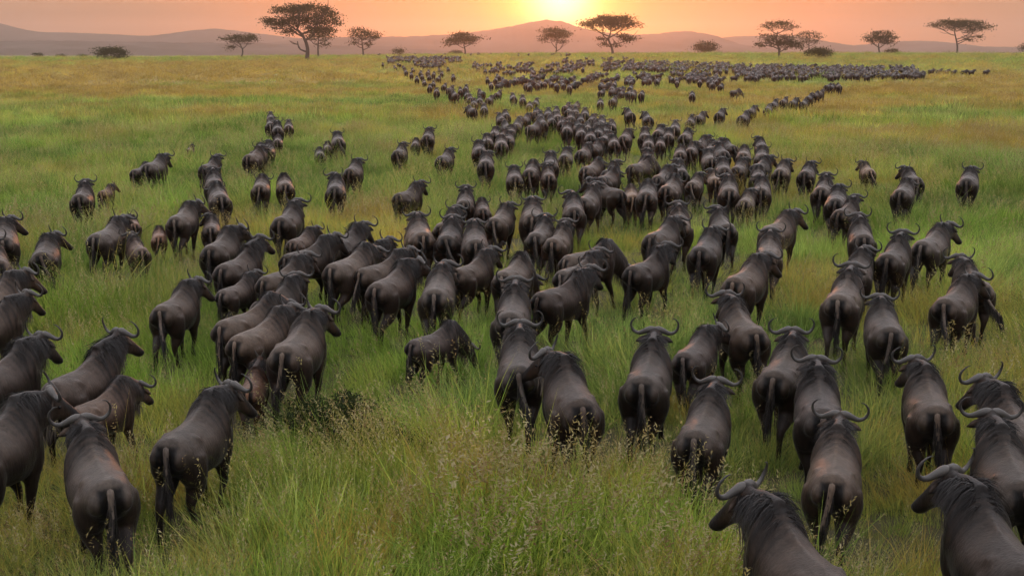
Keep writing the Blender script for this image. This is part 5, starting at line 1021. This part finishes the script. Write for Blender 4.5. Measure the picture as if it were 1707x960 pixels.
shrub(1355, 330, 49, 19, 'broad dark shrub right above the packed herd', 45, 1.9)
shrub(1473, 470, 27, 11, 'low shrub at the foot of the dense far right acacia', 46, 1.7, 3)
shrub(1697, 440, 34, 24, 'bushy shrub at the right edge of the horizon', 47, 1.2, 4)
shrub(116, 640, 20, 5, 'faint flat shrub just left of the large domed shrub', 48, .9, 3)
shrub(152, 600, 14, 5, 'faint tiny shrub touching the left flank of the domed shrub', 49, .9, 3)

def twiggy_bush(px, dist, w, h, label, seed):
    r = np.random.default_rng(seed); x = (px - 853.5) / 1900 * dist
    root = link('bush', None, loc=(x, dist, float(ground_z(x, dist)) - .02)); parts = []; ends = []
    for j in range(60):
        a = r.uniform(0, 6.283); q = math.sqrt(r.random()); e = np.array([math.cos(a) * q * w / 2, math.sin(a) * q * w / 2, h * r.uniform(.55, 1.0) * (1 - .35 * q * q)])
        s0 = np.array([e[0] * .15, e[1] * .15, 0])
        c = catmull([s0, (s0 + e) / 2 + r.normal(0, .04, 3), e], 6); parts.append(tube(c, np.linspace(.009, .003, 6), 5)); ends.append(c[3]); ends.append(c[4]); ends.append(e)
    V, Fc = join(parts); link('stems', mesh_np('stems', V, Fc, [BARK]), root)
    V, Fc, RV = leaf_cloud([(p[0], p[1], p[2], .07, .07, .06) for p in ends[::2]], seed, 1, .035, .2)
    me = mesh_np('leaves', V, Fc, [LEAF2], False); attr_f(me, 'rnd', RV); link('leaves', me, root)
    tag(root, label, 'bush')
twiggy_bush(545, 14.6, 1.5, .72, 'low dark twiggy bush in the grass, left of bottom centre', 61)
twiggy_bush(640, 14.0, .95, .5, 'smaller dark bush right of the low twiggy bush at bottom centre', 62)

# ---------------------------------------------------------------- wildebeest
def coat_material():
    b = NB('wildebeest_coat')
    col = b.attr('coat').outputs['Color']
    tint = b.attr('tint', 'OBJECT').outputs['Color']
    tcn = b.new('ShaderNodeTexCoord')
    n1 = b.new('ShaderNodeTexNoise', Scale=8.0, Detail=7.0, Roughness=.7); b.l.new(tcn.outputs['Object'], n1.inputs['Vector'])
    mp = b.new('ShaderNodeMapping'); mp.inputs['Scale'].default_value = (26, 26, 6); b.l.new(tcn.outputs['Object'], mp.inputs[0])
    n2 = b.new('ShaderNodeTexNoise', Scale=1.6, Detail=4.0); b.l.new(mp.outputs[0], n2.inputs['Vector'])
    n3 = b.new('ShaderNodeTexNoise', Scale=2.3, Detail=5.0, Roughness=.6); b.l.new(tcn.outputs['Object'], n3.inputs['Vector'])
    dust = b.math('MULTIPLY', b.math('SUBTRACT', n3.outputs['Fac'], .42, True), 2.6, True)
    col = b.mix(b.math('MULTIPLY', dust, .55), col, b.mix(1.0, col, (1.5, 1.15, .95), 'MULTIPLY'))     # dusty brown patches
    c = b.mix(1.0, col, tint, 'MULTIPLY')
    v = b.math('ADD', -.35, b.math('ADD', b.math('MULTIPLY', n1.outputs['Fac'], 1.6), b.math('MULTIPLY', n2.outputs['Fac'], 1.1)))
    hv = b.new('ShaderNodeHueSaturation'); b.l.new(c, hv.inputs['Color']); b.l.new(v, hv.inputs['Value'])
    bs = b.new('ShaderNodeBsdfPrincipled', Roughness=.42)
    bs.inputs['Specular IOR Level'].default_value = .09
    bs.inputs['Sheen Weight'].default_value = .03; bs.inputs['Sheen Roughness'].default_value = .45; bs.inputs['Sheen Tint'].default_value = (.8, .8, .85, 1)
    b.l.new(hv.outputs[0], bs.inputs['Base Color'])
    bp = b.new('ShaderNodeBump', Strength=.45, Distance=.014)
    b.l.new(b.math('ADD', n2.outputs['Fac'], n1.outputs['Fac']), bp.inputs['Height']); b.l.new(bp.outputs[0], bs.inputs['Normal'])
    b.l.new(bs.outputs[0], b.out.inputs['Surface'])
    return b.m
def hair_material(name, c0, c1, rough=.5):
    b = NB(name)
    rv = b.attr('rnd').outputs['Fac']
    bs = b.new('ShaderNodeBsdfPrincipled', Roughness=rough); bs.inputs['Specular IOR Level'].default_value = .15
    b.l.new(b.mix(rv, c0, c1), bs.inputs['Base Color']); b.l.new(bs.outputs[0], b.out.inputs['Surface'])
    return b.m
def horn_material():
    b = NB('wildebeest_horn')
    t = b.attr('rnd').outputs['Fac']
    tcn = b.new('ShaderNodeTexCoord'); n = b.new('ShaderNodeTexNoise', Scale=28.0, Detail=5.0); b.l.new(tcn.outputs['Object'], n.inputs['Vector'])
    c = b.ramp(t, [(0, (.042, .036, .032)), (.35, (.036, .032, .029)), (.8, (.022, .020, .019)), (1, (.014, .013, .012))])
    c = b.mix(b.math('MULTIPLY', n.outputs['Fac'], .5), c, (.030, .027, .024))
    bs = b.new('ShaderNodeBsdfPrincipled', Roughness=.55); bs.inputs['Specular IOR Level'].default_value = .3; b.l.new(c, bs.inputs['Base Color'])
    bp = b.new('ShaderNodeBump', Strength=.35, Distance=.006); b.l.new(n.outputs['Fac'], bp.inputs['Height']); b.l.new(bp.outputs[0], bs.inputs['Normal'])
    b.l.new(bs.outputs[0], b.out.inputs['Surface'])
    return b.m
COAT = coat_material(); HORN = horn_material()
MANE = hair_material('mane_hair', (.006, .0055, .0055), (.020, .017, .016), .6)
BEARD = hair_material('beard_hair', (.03, .025, .021), (.13, .105, .078), .7)
TUFTM = hair_material('tail_hair', (.008, .007, .007), (.022, .019, .018))
EYE = hair_material('eye_dark', (.006, .005, .005), (.006, .005, .005), .1)

def rotz(v, a):
    c, s = math.cos(a), math.sin(a)      # positive angle turns to the right (clockwise from above)
    return np.array([v[0] * c + v[1] * s, -v[0] * s + v[1] * c, v[2]])
def ring_loft(rings, seg=22):
    """rings: (centre, right, up, half width, half height, top narrowing)"""
    V = []; Fc = []
    for (c, rt, up, hw, hh, k) in rings:
        for j in range(seg):
            a = 2 * math.pi * j / seg
            s = math.sin(a); x = math.cos(a)
            w = hw * (1 - k * max(0, s) ** 1.2) * (1 + .05 * max(0, -s))
            V.append(np.asarray(c) + rt * x * w + up * s * hh)
    n = len(rings)
    for i in range(n - 1):
        for j in range(seg):
            j2 = (j + 1) % seg
            Fc.append((i * seg + j, (i + 1) * seg + j, (i + 1) * seg + j2, i * seg + j2))
    c0 = len(V); V.append(np.mean(V[:seg], axis=0)); V.append(np.mean(V[(n - 1) * seg:n * seg], axis=0))
    for j in range(seg):
        j2 = (j + 1) % seg
        Fc.append((c0, j, j2)); Fc.append((c0 + 1, (n - 1) * seg + j2, (n - 1) * seg + j))
    return np.array(V), Fc
X1 = np.array([1.0, 0, 0]); Z1 = np.array([0, 0, 1.0])

POSES = {   # head yaw (deg), poll forward, poll height, face pitch below level (deg), stride phase, belly
    'l0': (0, .72, 1.33, 52, .05, .93), 'l1': (6, .73, 1.30, 56, .33, 1.0), 'l2': (-7, .72, 1.35, 50, .62, .89),
    'd0': (4, .77, 1.18, 50, .20, .97), 'd1': (-8, .79, 1.13, 46, .80, .92),
    'r0': (26, .72, 1.31, 50, .45, .94), 'R0': (50, .71, 1.31, 46, .12, .97),
    'f0': (-26, .72, 1.32, 50, .90, .92), 'F0': (-50, .71, 1.31, 46, .55, .96),
    'u0': (10, .68, 1.42, 40, .28, .93), 'g0': (12, .90, .78, 68, .70, .96)}
class Pose: pass
def skeleton(key):
    yaw, pf, ph, pitch, phase, belly = POSES[key]
    P = Pose(); P.key = key; P.belly = belly; P.phase = phase
    y = R(yaw)
    piv = np.array([0, .36, 0])
    P.poll = piv + rotz(np.array([0, pf - .36, ph]), y * .55)
    hf = rotz(np.array([0, 1.0, 0]), y)
    pr = R(pitch)
    P.face = hf * math.cos(pr) - Z1 * math.sin(pr)         # from poll to muzzle
    P.hright = rotz(X1, y)
    P.hup = np.cross(P.hright, P.face); P.hup /= np.linalg.norm(P.hup)   # out of the forehead
    P.hf = hf
    P.n0 = np.array([0, .30, 1.10])
    P.n2 = P.poll - Z1 * .13 - hf * .02
    mid = (P.n0 + P.n2) / 2
    P.n1 = np.array([0, .36, 0]) * 0 + mid + rotz(np.array([0, 1.0, 0]), y * .2) * .03 + Z1 * .02
    P.n1[0] *= .75
    return P
def leg_pts(P, side, front, fat=1.0):
    ph = (P.phase + (0.0 if front else .25) + (0.5 if side > 0 else 0.0)) % 1.0
    sw = math.sin(2 * math.pi * ph) * .20; lift = max(0, math.cos(2 * math.pi * ph)) * .10
    if front:
        pts = [(.12, .26, .96), (.135, .25, .74), (.14, .24 + sw * .15, .58), (.13, .26 + sw * .55 + lift * .5, .36 + lift * .4), (.128, .26 + sw * .85 + lift * .1, .21 + lift * .8), (.126, .26 + sw * 1.0 - lift * .3, .09 + lift), (.128, .29 + sw * 1.05 - lift * .3, .03 + lift), (.128, .30 + sw * 1.05 - lift * .3, .0 + lift)]
        rad = [.15, .135, .082, .05, .034, .038, .046, .044]
    else:
        pts = [(.135, -.52, .93), (.15, -.52, .75), (.148, -.50 + sw * .2, .58), (.12, -.66 + sw * .6, .41 + lift * .3), (.115, -.645 + sw * .85 - lift * .3, .25 + lift * .7), (.115, -.63 + sw * 1.0 - lift * .5, .10 + lift), (.118, -.59 + sw * 1.05 - lift * .4, .03 + lift), (.118, -.58 + sw * 1.05 - lift * .4, .0 + lift)]
        rad = [.17, .172, .118, .056, .037, .040, .047, .045]
    pts = [(p[0] * side, p[1], p[2]) for p in pts]
    rad = [q * (fat if i > 2 else 1) for i, q in enumerate(rad)]
    n = 20
    c = catmull(pts, n)
    rr = np.interp(np.linspace(0, 7, n), range(8), rad)
    return c, rr
def body_raw(P, fat=1.0):
    parts = []
    b = P.belly
    T = [(-.80, .955, .06, .08, 0), (-.78, .95, .15, .145, .05), (-.72, .94, .218, .20, .1), (-.60, .92, .262, .226, .12), (-.40, .895, .290 * b, .26, .12),
         (-.12, .87, .315 * b, .295 * b ** .5, .14), (.10, .905, .29 * b, .345, .28), (.24, .96, .25, .402, .42), (.36, .99, .212, .384, .44), (.47, 1.02, .155, .31, .3), (.56, 1.01, .09, .17, 0)]
    parts.append(ring_loft([((0, y, z), X1, Z1, w, h, k) for (y, z, w, h, k) in T]))
    # neck
    c = catmull([P.n0, P.n1, P.n2], 9)
    tg = np.gradient(c, axis=0)
    rings = []
    for i in range(9):
        f = tg[i] / np.linalg.norm(tg[i]); rt = np.cross(f, Z1); rt /= np.linalg.norm(rt); up = np.cross(rt, f)
        u = i / 8
        rings.append((c[i], rt, up, .180 * (1 - u) + .098 * u, .31 * (1 - u) ** 1.1 + .165 * u ** .9, .35))
    parts.append(ring_loft(rings))
    # head: long face, broad muzzle
    H_ = [(-.07, .05, .05), (-.04, .085, .095), (.02, .105, .125), (.10, .108, .132), (.18, .088, .115), (.28, .066, .09), (.37, .066, .075), (.44, .076, .07), (.485, .074, .06), (.51, .045, .035)]
    rings = []
    for s, w, h in H_:
        cc = P.poll + P.face * s - P.hup * (h - .045)
        rings.append((cc, P.hright, P.hup, w, h, .12))
    parts.append(ring_loft(rings, 18))
    for side in (-1, 1):
        for front in (True, False):
            cpts, rr = leg_pts(P, side, front, fat)
            parts.append(tube(cpts, rr, 12, 1.0))
        # hip bone, shoulder blade and point of the rump
        parts.append(tube(catmull([(.10 * side, -.56, 1.05), (.17 * side, -.46, 1.07), (.20 * side, -.38, 1.02)], 6), [.035, .045, .046, .043, .036, .025], 10))
        parts.append(tube(catmull([(.085 * side, .30, 1.28), (.17 * side, .24, 1.10), (.205 * side, .20, .88)], 6), [.05, .07, .08, .085, .085, .07], 10))
        parts.append(tube(catmull([(.10 * side, -.74, 1.0), (.13 * side, -.77, .93), (.12 * side, -.74, .84)], 5), [.06, .075, .08, .075, .05], 10))
    parts.append(tube(catmull([(0, -.74, 1.09), (0, -.5, 1.135), (0, -.2, 1.145), (0, .1, 1.225)], 12), np.full(12, .028), 8))   # spine
    V, Fc = join(parts)
    return V, Fc
def remesh(V, Fc, voxel, it):
    me = mesh_np('tmp', V, Fc)
    o = bpy.data.objects.new('tmp', me); C.objects.link(o)
    md = o.modifiers.new('r', 'REMESH'); md.mode = 'VOXEL'; md.voxel_size = voxel
    dg = bpy.context.evaluated_depsgraph_get(); dg.update()
    ev = o.evaluated_get(dg); m2 = ev.to_mesh()
    n = len(m2.vertices); co = np.empty(n * 3, np.float32); m2.vertices.foreach_get('co', co); co = co.reshape(-1, 3).astype(float)
    ed = np.empty(len(m2.edges) * 2, np.int32); m2.edges.foreach_get('vertices', ed); ed = ed.reshape(-1, 2)
    faces = [tuple(p.vertices) for p in m2.polygons]
    ev.to_mesh_clear(); bpy.data.objects.remove(o); bpy.data.meshes.remove(me)
    deg = np.bincount(ed.ravel(), minlength=n)[:, None]
    w = np.where(co[:, 2] < .52, .22, .55)[:, None]
    for _ in range(it):
        s = np.zeros_like(co)
        np.add.at(s, ed[:, 0], co[ed[:, 1]]); np.add.at(s, ed[:, 1], co[ed[:, 0]])
        co = co + w * (s / np.maximum(deg, 1) - co)
    return co, faces
def coat_colours(P, V):
    n = len(V); x, y, z = V[:, 0], V[:, 1], V[:, 2]
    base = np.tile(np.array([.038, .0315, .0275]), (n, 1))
    dark = np.array([.007, .0065, .0065]); brown = np.array([.011, .0085, .0072])
    def lay(c, w): 
        nonlocal base
        base = base * (1 - w[:, None]) + np.asarray(c) * w[:, None]
    lay((.0085, .0063, .0052), sst(1.07, .80, z) * .95)                       # browner flanks, darkened to paint side shade below a top-lit back
    fore = sst(-.16, .14, y)
    band = .5 + .5 * np.sin(y * 2 * math.pi / .085 + 2.2 * np.sin(z * 5) + 1.1 * np.sin(z * 13 + y * 9))
    lay((.0165, .0125, .0105), fore * .80)
    lay((.004, .0035, .0033), fore * band ** 1.5 * .80 * sst(.55, .8, z))   # brindle stripes on the forequarters
    cr = crest(P, 30); dc = np.min(np.linalg.norm(V[:, None, :] - cr[None, 6:, :], axis=2), axis=1)
    lay((.010, .009, .009), sst(.15, .07, dc))                          # black under the mane
    lay(brown, sst(.62, .45, z)); lay(dark, sst(.40, .18, z) * .5)       # legs
    slit = sst(.14, .095, np.abs(x)) * sst(-.60, -.68, y) * sst(1.085, 1.045, z) * sst(.45, .62, z)
    lay((.0035, .0032, .0032), slit)                                  # black skin either side of the tail
    lay((.012, .010, .010), sst(.11, .05, np.abs(x)) * sst(-.35, -.5, y) * sst(.8, .68, z) * sst(.4, .5, z) * .7)
    rel = V - P.poll; s = rel @ P.face; t = rel @ P.hup; lat = np.abs(rel @ P.hright)
    head = sst(-.12, -.02, s) * sst(.28, .16, np.linalg.norm(rel - P.face * np.clip(s, 0, .5)[:, None], axis=1)) * (y > .45)
    lay((.026, .019, .015), head * .8)
    lay(dark, head * np.maximum(sst(-.06, 0.0, t) * sst(.09, .05, lat), sst(.30, .42, s)))   # black blaze and muzzle
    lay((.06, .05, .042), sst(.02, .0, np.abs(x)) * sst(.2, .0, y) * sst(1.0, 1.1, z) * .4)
    return np.concatenate([base, np.ones((n, 1))], 1)
def strips(items, seed, seg=3):
    """tapering locks of hair: (root, direction, length, width, droop)"""
    r = np.random.default_rng(seed); V = []; Fc = []; RV = []
    for (p, d, ln, w, droop) in items:
        p = np.asarray(p, float); d = np.asarray(d, float); d = d / np.linalg.norm(d)
        side = np.cross(d, r.normal(0, 1, 3)); side /= np.linalg.norm(side) + 1e-9
        o = len(V); rv = r.random()
        for k in range(seg + 1):
            u = k / seg
            c = p + d * ln * u - Z1 * droop * ln * u * u
            ww = w * .5 * (1 - u * .85)
            if k == seg: V.append(c)
            else: V.extend([c - side * ww, c + side * ww])
        RV.extend([rv] * (len(V) - o))
        for k in range(seg - 1):
            a = o + 2 * k; Fc.append((a, a + 1, a + 3, a + 2))
        a = o + 2 * (seg - 1); Fc.append((a, a + 1, a + 2))
    return V, Fc, RV
def horn_geo(P, side, young=False, seg=9, n=18):
    if young: pts = [(.03, .0, .0), (.055, -.02, .07), (.085, -.03, .14), (.10, -.02, .19)]; rad = [.026, .022, .014, .004]
    else:
        pts = [(.006, .01, .022), (.07, .0, .038), (.15, .01, .010), (.24, .03, -.030), (.325, .045, -.012), (.372, .045, .060), (.362, .03, .135), (.312, .012, .190), (.262, .003, .200)]
        rad = [.044, .045, .034, .025, .0195, .0155, .0115, .0065, .0025]
    if not young: pts = [(a * .81, b_, c_ * .93) for (a, b_, c_) in pts]
    up = Z1 * .88 - P.hf * .18; up = up / np.linalg.norm(up)
    fw = np.cross(up, P.hright); fw /= np.linalg.norm(fw)
    c = catmull(pts, n); rr = np.interp(np.linspace(0, 1, n), np.linspace(0, 1, len(rad)), rad)
    W = np.array([P.poll + P.hright * q[0] * side + fw * q[1] + up * q[2] for q in c])
    V, Fc = tube(W, rr, seg)
    t = np.concatenate([np.repeat(np.linspace(0, 1, n), seg), [0, 1]])
    return V, Fc, t
def ear_geo(P, side):
    root = P.poll + P.hright * .085 * side + P.face * .045 - P.hup * .045
    d = P.hright * side * .9 - Z1 * .30 - P.hf * .18; d /= np.linalg.norm(d)
    w = np.cross(d, P.hf); w /= np.linalg.norm(w)
    V = []; n = 6
    for k in range(n):
        u = k / (n - 1); ww = .038 * math.sin(math.pi * min(.98, .15 + .85 * u)) + .004
        c = root + d * .165 * u
        V.extend([c - w * ww, c - P.hf * .018 * math.sin(math.pi * u), c + w * ww, c + P.hf * .006])
    Fc = []
    for k in range(n - 1):
        a = 4 * k
        for j in range(4): Fc.append((a + j, a + (j + 1) % 4, a + 4 + (j + 1) % 4, a + 4 + j))
    Fc += [(0, 3, 2, 1), (4 * n - 4, 4 * n - 3, 4 * n - 2, 4 * n - 1)]
    return V, Fc
def crest(P, n):
    """points along the crest of withers and neck up to the poll"""
    return catmull([np.array([0, .10, 1.245]), np.array([0, .30, 1.375]), (P.n1 + Z1 * .225) * .5 + np.array([0, .40, 1.35]) * .5 if P.key != 'g0' else P.n1 + Z1 * .20, P.n2 + Z1 * .135 - P.hf * .06, P.poll + Z1 * .03], n)
def mane_geo(P, seed, n=700, k=1.0):
    r = np.random.default_rng(seed); c = crest(P, 40); it = []
    for i in range(n):
        u = r.random() ** .9; j = int(u * 39); p = c[j] + np.array([r.normal(0, .018), 0, -.02])
        tgt = c[min(39, j + 1)] - c[max(0, j - 1)]; tgt /= np.linalg.norm(tgt)
        rt = np.cross(tgt, Z1); rt /= np.linalg.norm(rt)
        sd = r.choice([-1, 1]) * r.uniform(.35, 1.0)
        d = Z1 * r.uniform(.0, .45) + rt * sd - tgt * r.uniform(.0, .35)
        ln = (.09 + .15 * math.sin(math.pi * min(1, .15 + u * .8))) * r.uniform(.7, 1.2) * k
        it.append((p, d, ln, r.uniform(.006, .012), r.uniform(.7, 1.4)))
    return strips(it, seed)
def beard_geo(P, seed, n=190):
    r = np.random.default_rng(seed); it = []
    a = P.poll + P.face * .22 - P.hup * .17; b = P.n1 - Z1 * .20; c = np.array([0, .46, .80])
    cc = catmull([a, (a + b) / 2 + Z1 * .015, b, c], 30)
    for i in range(n):
        p = cc[r.integers(0, 30)] + np.array([r.normal(0, .02), r.normal(0, .015), .03])
        it.append((p, (r.normal(0, .15), r.normal(-.1, .2), -1), r.uniform(.12, .28), r.uniform(.009, .018), .1))
    return strips(it, seed)
TAIL_ROOT = np.array([0, -.775, 1.045])
def tail_geo(sway):
    c = catmull([(0, .06, .01), (0, -.012, -.015), (sway * .02, -.050, -.12), (sway * .07, -.065 - abs(sway) * .08, -.28), (sway * .15, -.075 - abs(sway) * .16, -.44)], 14)
    rr = np.interp(np.linspace(0, 1, 14), [0, .15, .5, 1], [.036, .034, .024, .015])
    V, Fc = tube(c, rr, 8, 1.2)
    return V, Fc, c
def tuft_geo(c, seed, n=260):
    r = np.random.default_rng(seed); it = []
    for i in range(n):
        j = r.integers(5, 14); p = c[j] + r.normal(0, .014, 3)
        d = np.array([r.normal(0, .12), r.normal(-.02, .10), -1.0]) + (c[13] - c[9]) * 1.5
        it.append((p, d, r.uniform(.16, .38), r.uniform(.008, .016), .15))
    return strips(it, seed)
def eye_geo(P, side):
    bm = bmesh.new(); bmesh.ops.create_icosphere(bm, subdivisions=1, radius=.02)
    ctr = P.poll + P.face * .135 + P.hright * .095 * side - P.hup * .045
    V = [np.array(v.co) + ctr for v in bm.verts]; Fc = [[v.index for v in f.verts] for f in bm.faces]; bm.free()
    return V, Fc
def m_strip(name, g, mat):
    me = mesh_np(name, g[0], g[1], [mat]); attr_f(me, 'rnd', g[2]); return me

LIB = {}
for i, key in enumerate(POSES):
    P = skeleton(key)
    V, Fc = remesh(*body_raw(P), .021, 6)
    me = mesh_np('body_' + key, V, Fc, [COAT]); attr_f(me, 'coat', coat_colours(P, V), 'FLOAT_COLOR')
    L = {'body': me}
    for s, nm in ((-1, 'hl'), (1, 'hr')):
        L[nm] = m_strip('horn_' + key, horn_geo(P, s), HORN); L[nm + 'y'] = m_strip('horn_young_' + key, horn_geo(P, s, True, 8, 8), HORN)
        ev, ef = ear_geo(P, s); em = mesh_np('ear_' + key, ev, ef, [COAT]); attr_f(em, 'coat', np.tile([.03, .024, .02, 1], (len(ev), 1)), 'FLOAT_COLOR'); L['e' + nm] = em
        yv, yf = eye_geo(P, s); ym = mesh_np('eye_' + key, yv, yf, [EYE]); attr_f(ym, 'rnd', np.zeros(len(yv))); L['y' + nm] = ym
    L['mane'] = m_strip('mane_' + key, mane_geo(P, 10 + i), MANE)
    L['maneb'] = m_strip('mane_full_' + key, mane_geo(P, 30 + i, 900, 1.25), MANE)
    L['beard'] = m_strip('beard_' + key, beard_geo(P, 50 + i), BEARD)
    LIB[key] = L
TAILS = []
for i, sw in enumerate((0.0, .4, -.4, 1.3, -.15, .15)):
    V, Fc, c = tail_geo(sw)
    tm = mesh_np('tail', V, Fc, [COAT]); attr_f(tm, 'coat', np.tile([.055, .049, .045, 1], (len(V), 1)), 'FLOAT_COLOR')
    TAILS.append((tm, m_strip('tail_tuft', tuft_geo(c, 70 + i), TUFTM)))

def low_mesh(key, voxel, hair):
    """the whole animal as one light mesh, for the distance"""
    P = skeleton(key)
    V, Fc = remesh(*body_raw(P, 1.35), voxel, 2)
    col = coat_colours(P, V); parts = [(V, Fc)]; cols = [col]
    def add(v, f, c): parts.append((np.asarray(v), f)); cols.append(np.tile([*c, 1], (len(v), 1)))
    for s in (-1, 1):
        g = horn_geo(P, s, False, 5 if hair else 4, 9 if hair else 6); add(g[0], g[1], (.06, .052, .047))
    if hair:
        g = mane_geo(P, 5, 60, 1.1); add(g[0], g[1], (.02, .018, .017))
        V2, F2, c = tail_geo(.2); add(V2 + TAIL_ROOT, F2, (.10, .09, .08)); g = tuft_geo(c, 5, 30); add(np.asarray(g[0]) + TAIL_ROOT, g[1], (.015, .013, .012))
    else:
        c = catmull([(0, -.78, 1.0), (0, -.88, .8), (0, -.9, .4)], 4); g = tube(c, [.05, .05, .06, .02], 4); add(g[0], g[1], (.02, .018, .017))
    V, Fc = join(parts); col = np.concatenate(cols)
    return V, Fc, col
LOW = {}
for key in ('l0', 'l2', 'd0', 'd1', 'r0', 'f0', 'g0'):
    V, Fc, col = low_mesh(key, .042, True)
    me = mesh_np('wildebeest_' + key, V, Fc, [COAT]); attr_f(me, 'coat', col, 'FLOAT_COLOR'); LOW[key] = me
PICK = {'l': ['l0', 'l1', 'l2'], 'd': ['d0', 'd1'], 'r': ['r0'], 'R': ['R0'], 'f': ['f0'], 'F': ['F0'], 'u': ['u0'], 'g': ['g0']}
FALL = {'l1': 'l0', 'R0': 'r0', 'F0': 'f0', 'u0': 'l2'}
TINT = {'A': (1.10, .99, .88), 'B': (.80, .71, .65), 'Y': (1.25, 1.08, .98), 'C': (2.1, 1.35, .95), 'T': (2.3, 1.9, 1.5)}
hr = random.Random(3)
for i, (x, y, hd, s, head, typ, grp, label) in enumerate(HERD):
    key = hr.choice(PICK[head])
    v = hr.uniform(.62, 1.25); wv = hr.uniform(-.05, .09)
    t = TINT[typ]; tint = [t[0] * v * (1 + wv), t[1] * v, t[2] * v * (1 - wv)]
    loc = (x, y, float(ground_z(x, y))); rot = (0, 0, -R(hd))
    near = math.hypot(x, y) < 62
    if near:
        L = LIB[key]; root = link('wildebeest', None, loc=loc)
        def part(n, me, par=None):
            o = link(n, me, par or root); o['tint'] = tint; return o
        part('body', L['body'])
        yg = 'y' if typ == 'C' else ''
        part('horn', L['hl' + yg]); part('horn', L['hr' + yg]); part('ear', L['ehl']); part('ear', L['ehr'])
        part('eye', L['yhl']); part('eye', L['yhr'])
        part('mane', L['maneb' if typ == 'B' else 'mane'])
        if typ != 'C': part('beard', L['beard'])
        tm = hr.choice(TAILS)
        tl = part('tail', tm[0]); tl.location = TAIL_ROOT; tl.rotation_euler = (hr.uniform(-.03, .05), hr.uniform(-.08, .08), hr.uniform(-.2, .2))
        part('tail_tuft', tm[1], tl)
    else:
        root = link('wildebeest', LOW[FALL.get(key, key)], loc=loc); root['tint'] = tint
    root.rotation_euler = rot; root.scale = (s, s * .9, s * 1.05)
    tag(root, label, 'wildebeest', grp)

def distant_herd():
    src = [low_mesh(k, .095, False) for k in ('l0', 'd0', 'd1')]
    parts = []; cols = []; r = np.random.default_rng(8)
    for (x, y, hd) in FAR:
        V, Fc, col = src[r.integers(0, 3)]
        a = R(hd); c, s = math.cos(a), math.sin(a); k = r.uniform(.92, 1.08); W = V * (k, k * .9, k * 1.05)
        W = np.stack([W[:, 0] * c + W[:, 1] * s + x, -W[:, 0] * s + W[:, 1] * c + y, W[:, 2] + float(ground_z(x, y))], -1)
        parts.append((W, Fc)); cols.append(col * [*([r.uniform(.75, 1.15)] * 3), 1])
    V = np.concatenate([p[0] for p in parts]); Fc = []; o = 0
    for p in parts:
        Fc.extend([tuple(i + o for i in f) for f in p[1]]); o += len(p[0])
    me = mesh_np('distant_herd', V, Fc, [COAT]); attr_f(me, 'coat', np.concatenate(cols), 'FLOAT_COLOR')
    ob = link('distant_herd', me); ob['tint'] = [1.0, 1.0, 1.0]
    tag(ob, 'far mass of tiny wildebeest thinning out toward the horizon', 'herd', kind='stuff')
distant_herd()

# ---------------------------------------------------------------- haze
def haze():
    x0, x1, y0, y1, z0, z1 = -4300, 4300, -4300, 4300, -7, 100
    V = [(x, y, z) for z in (z0, z1) for y in (y0, y1) for x in (x0, x1)]
    Fc = [(0, 2, 3, 1), (4, 5, 7, 6), (0, 1, 5, 4), (2, 6, 7, 3), (0, 4, 6, 2), (1, 3, 7, 5)]
    m = bpy.data.materials.new('haze_air'); m.use_nodes = True
    n = m.node_tree.nodes; n.clear(); out = n.new('ShaderNodeOutputMaterial'); v = n.new('ShaderNodeVolumePrincipled')
    v.inputs['Color'].default_value = (.92, .73, .62, 1); v.inputs['Density'].default_value = HAZE_DENSITY; v.inputs['Anisotropy'].default_value = .84
    m.node_tree.links.new(v.outputs[0], out.inputs['Volume'])
    o = link('haze', mesh_np('haze', V, Fc, [m], False)); o.display_type = 'WIRE'
    tag(o, 'thin warm dusk haze over the plain', 'haze', kind='stuff')
HAZE_DENSITY = 0.00026
haze()
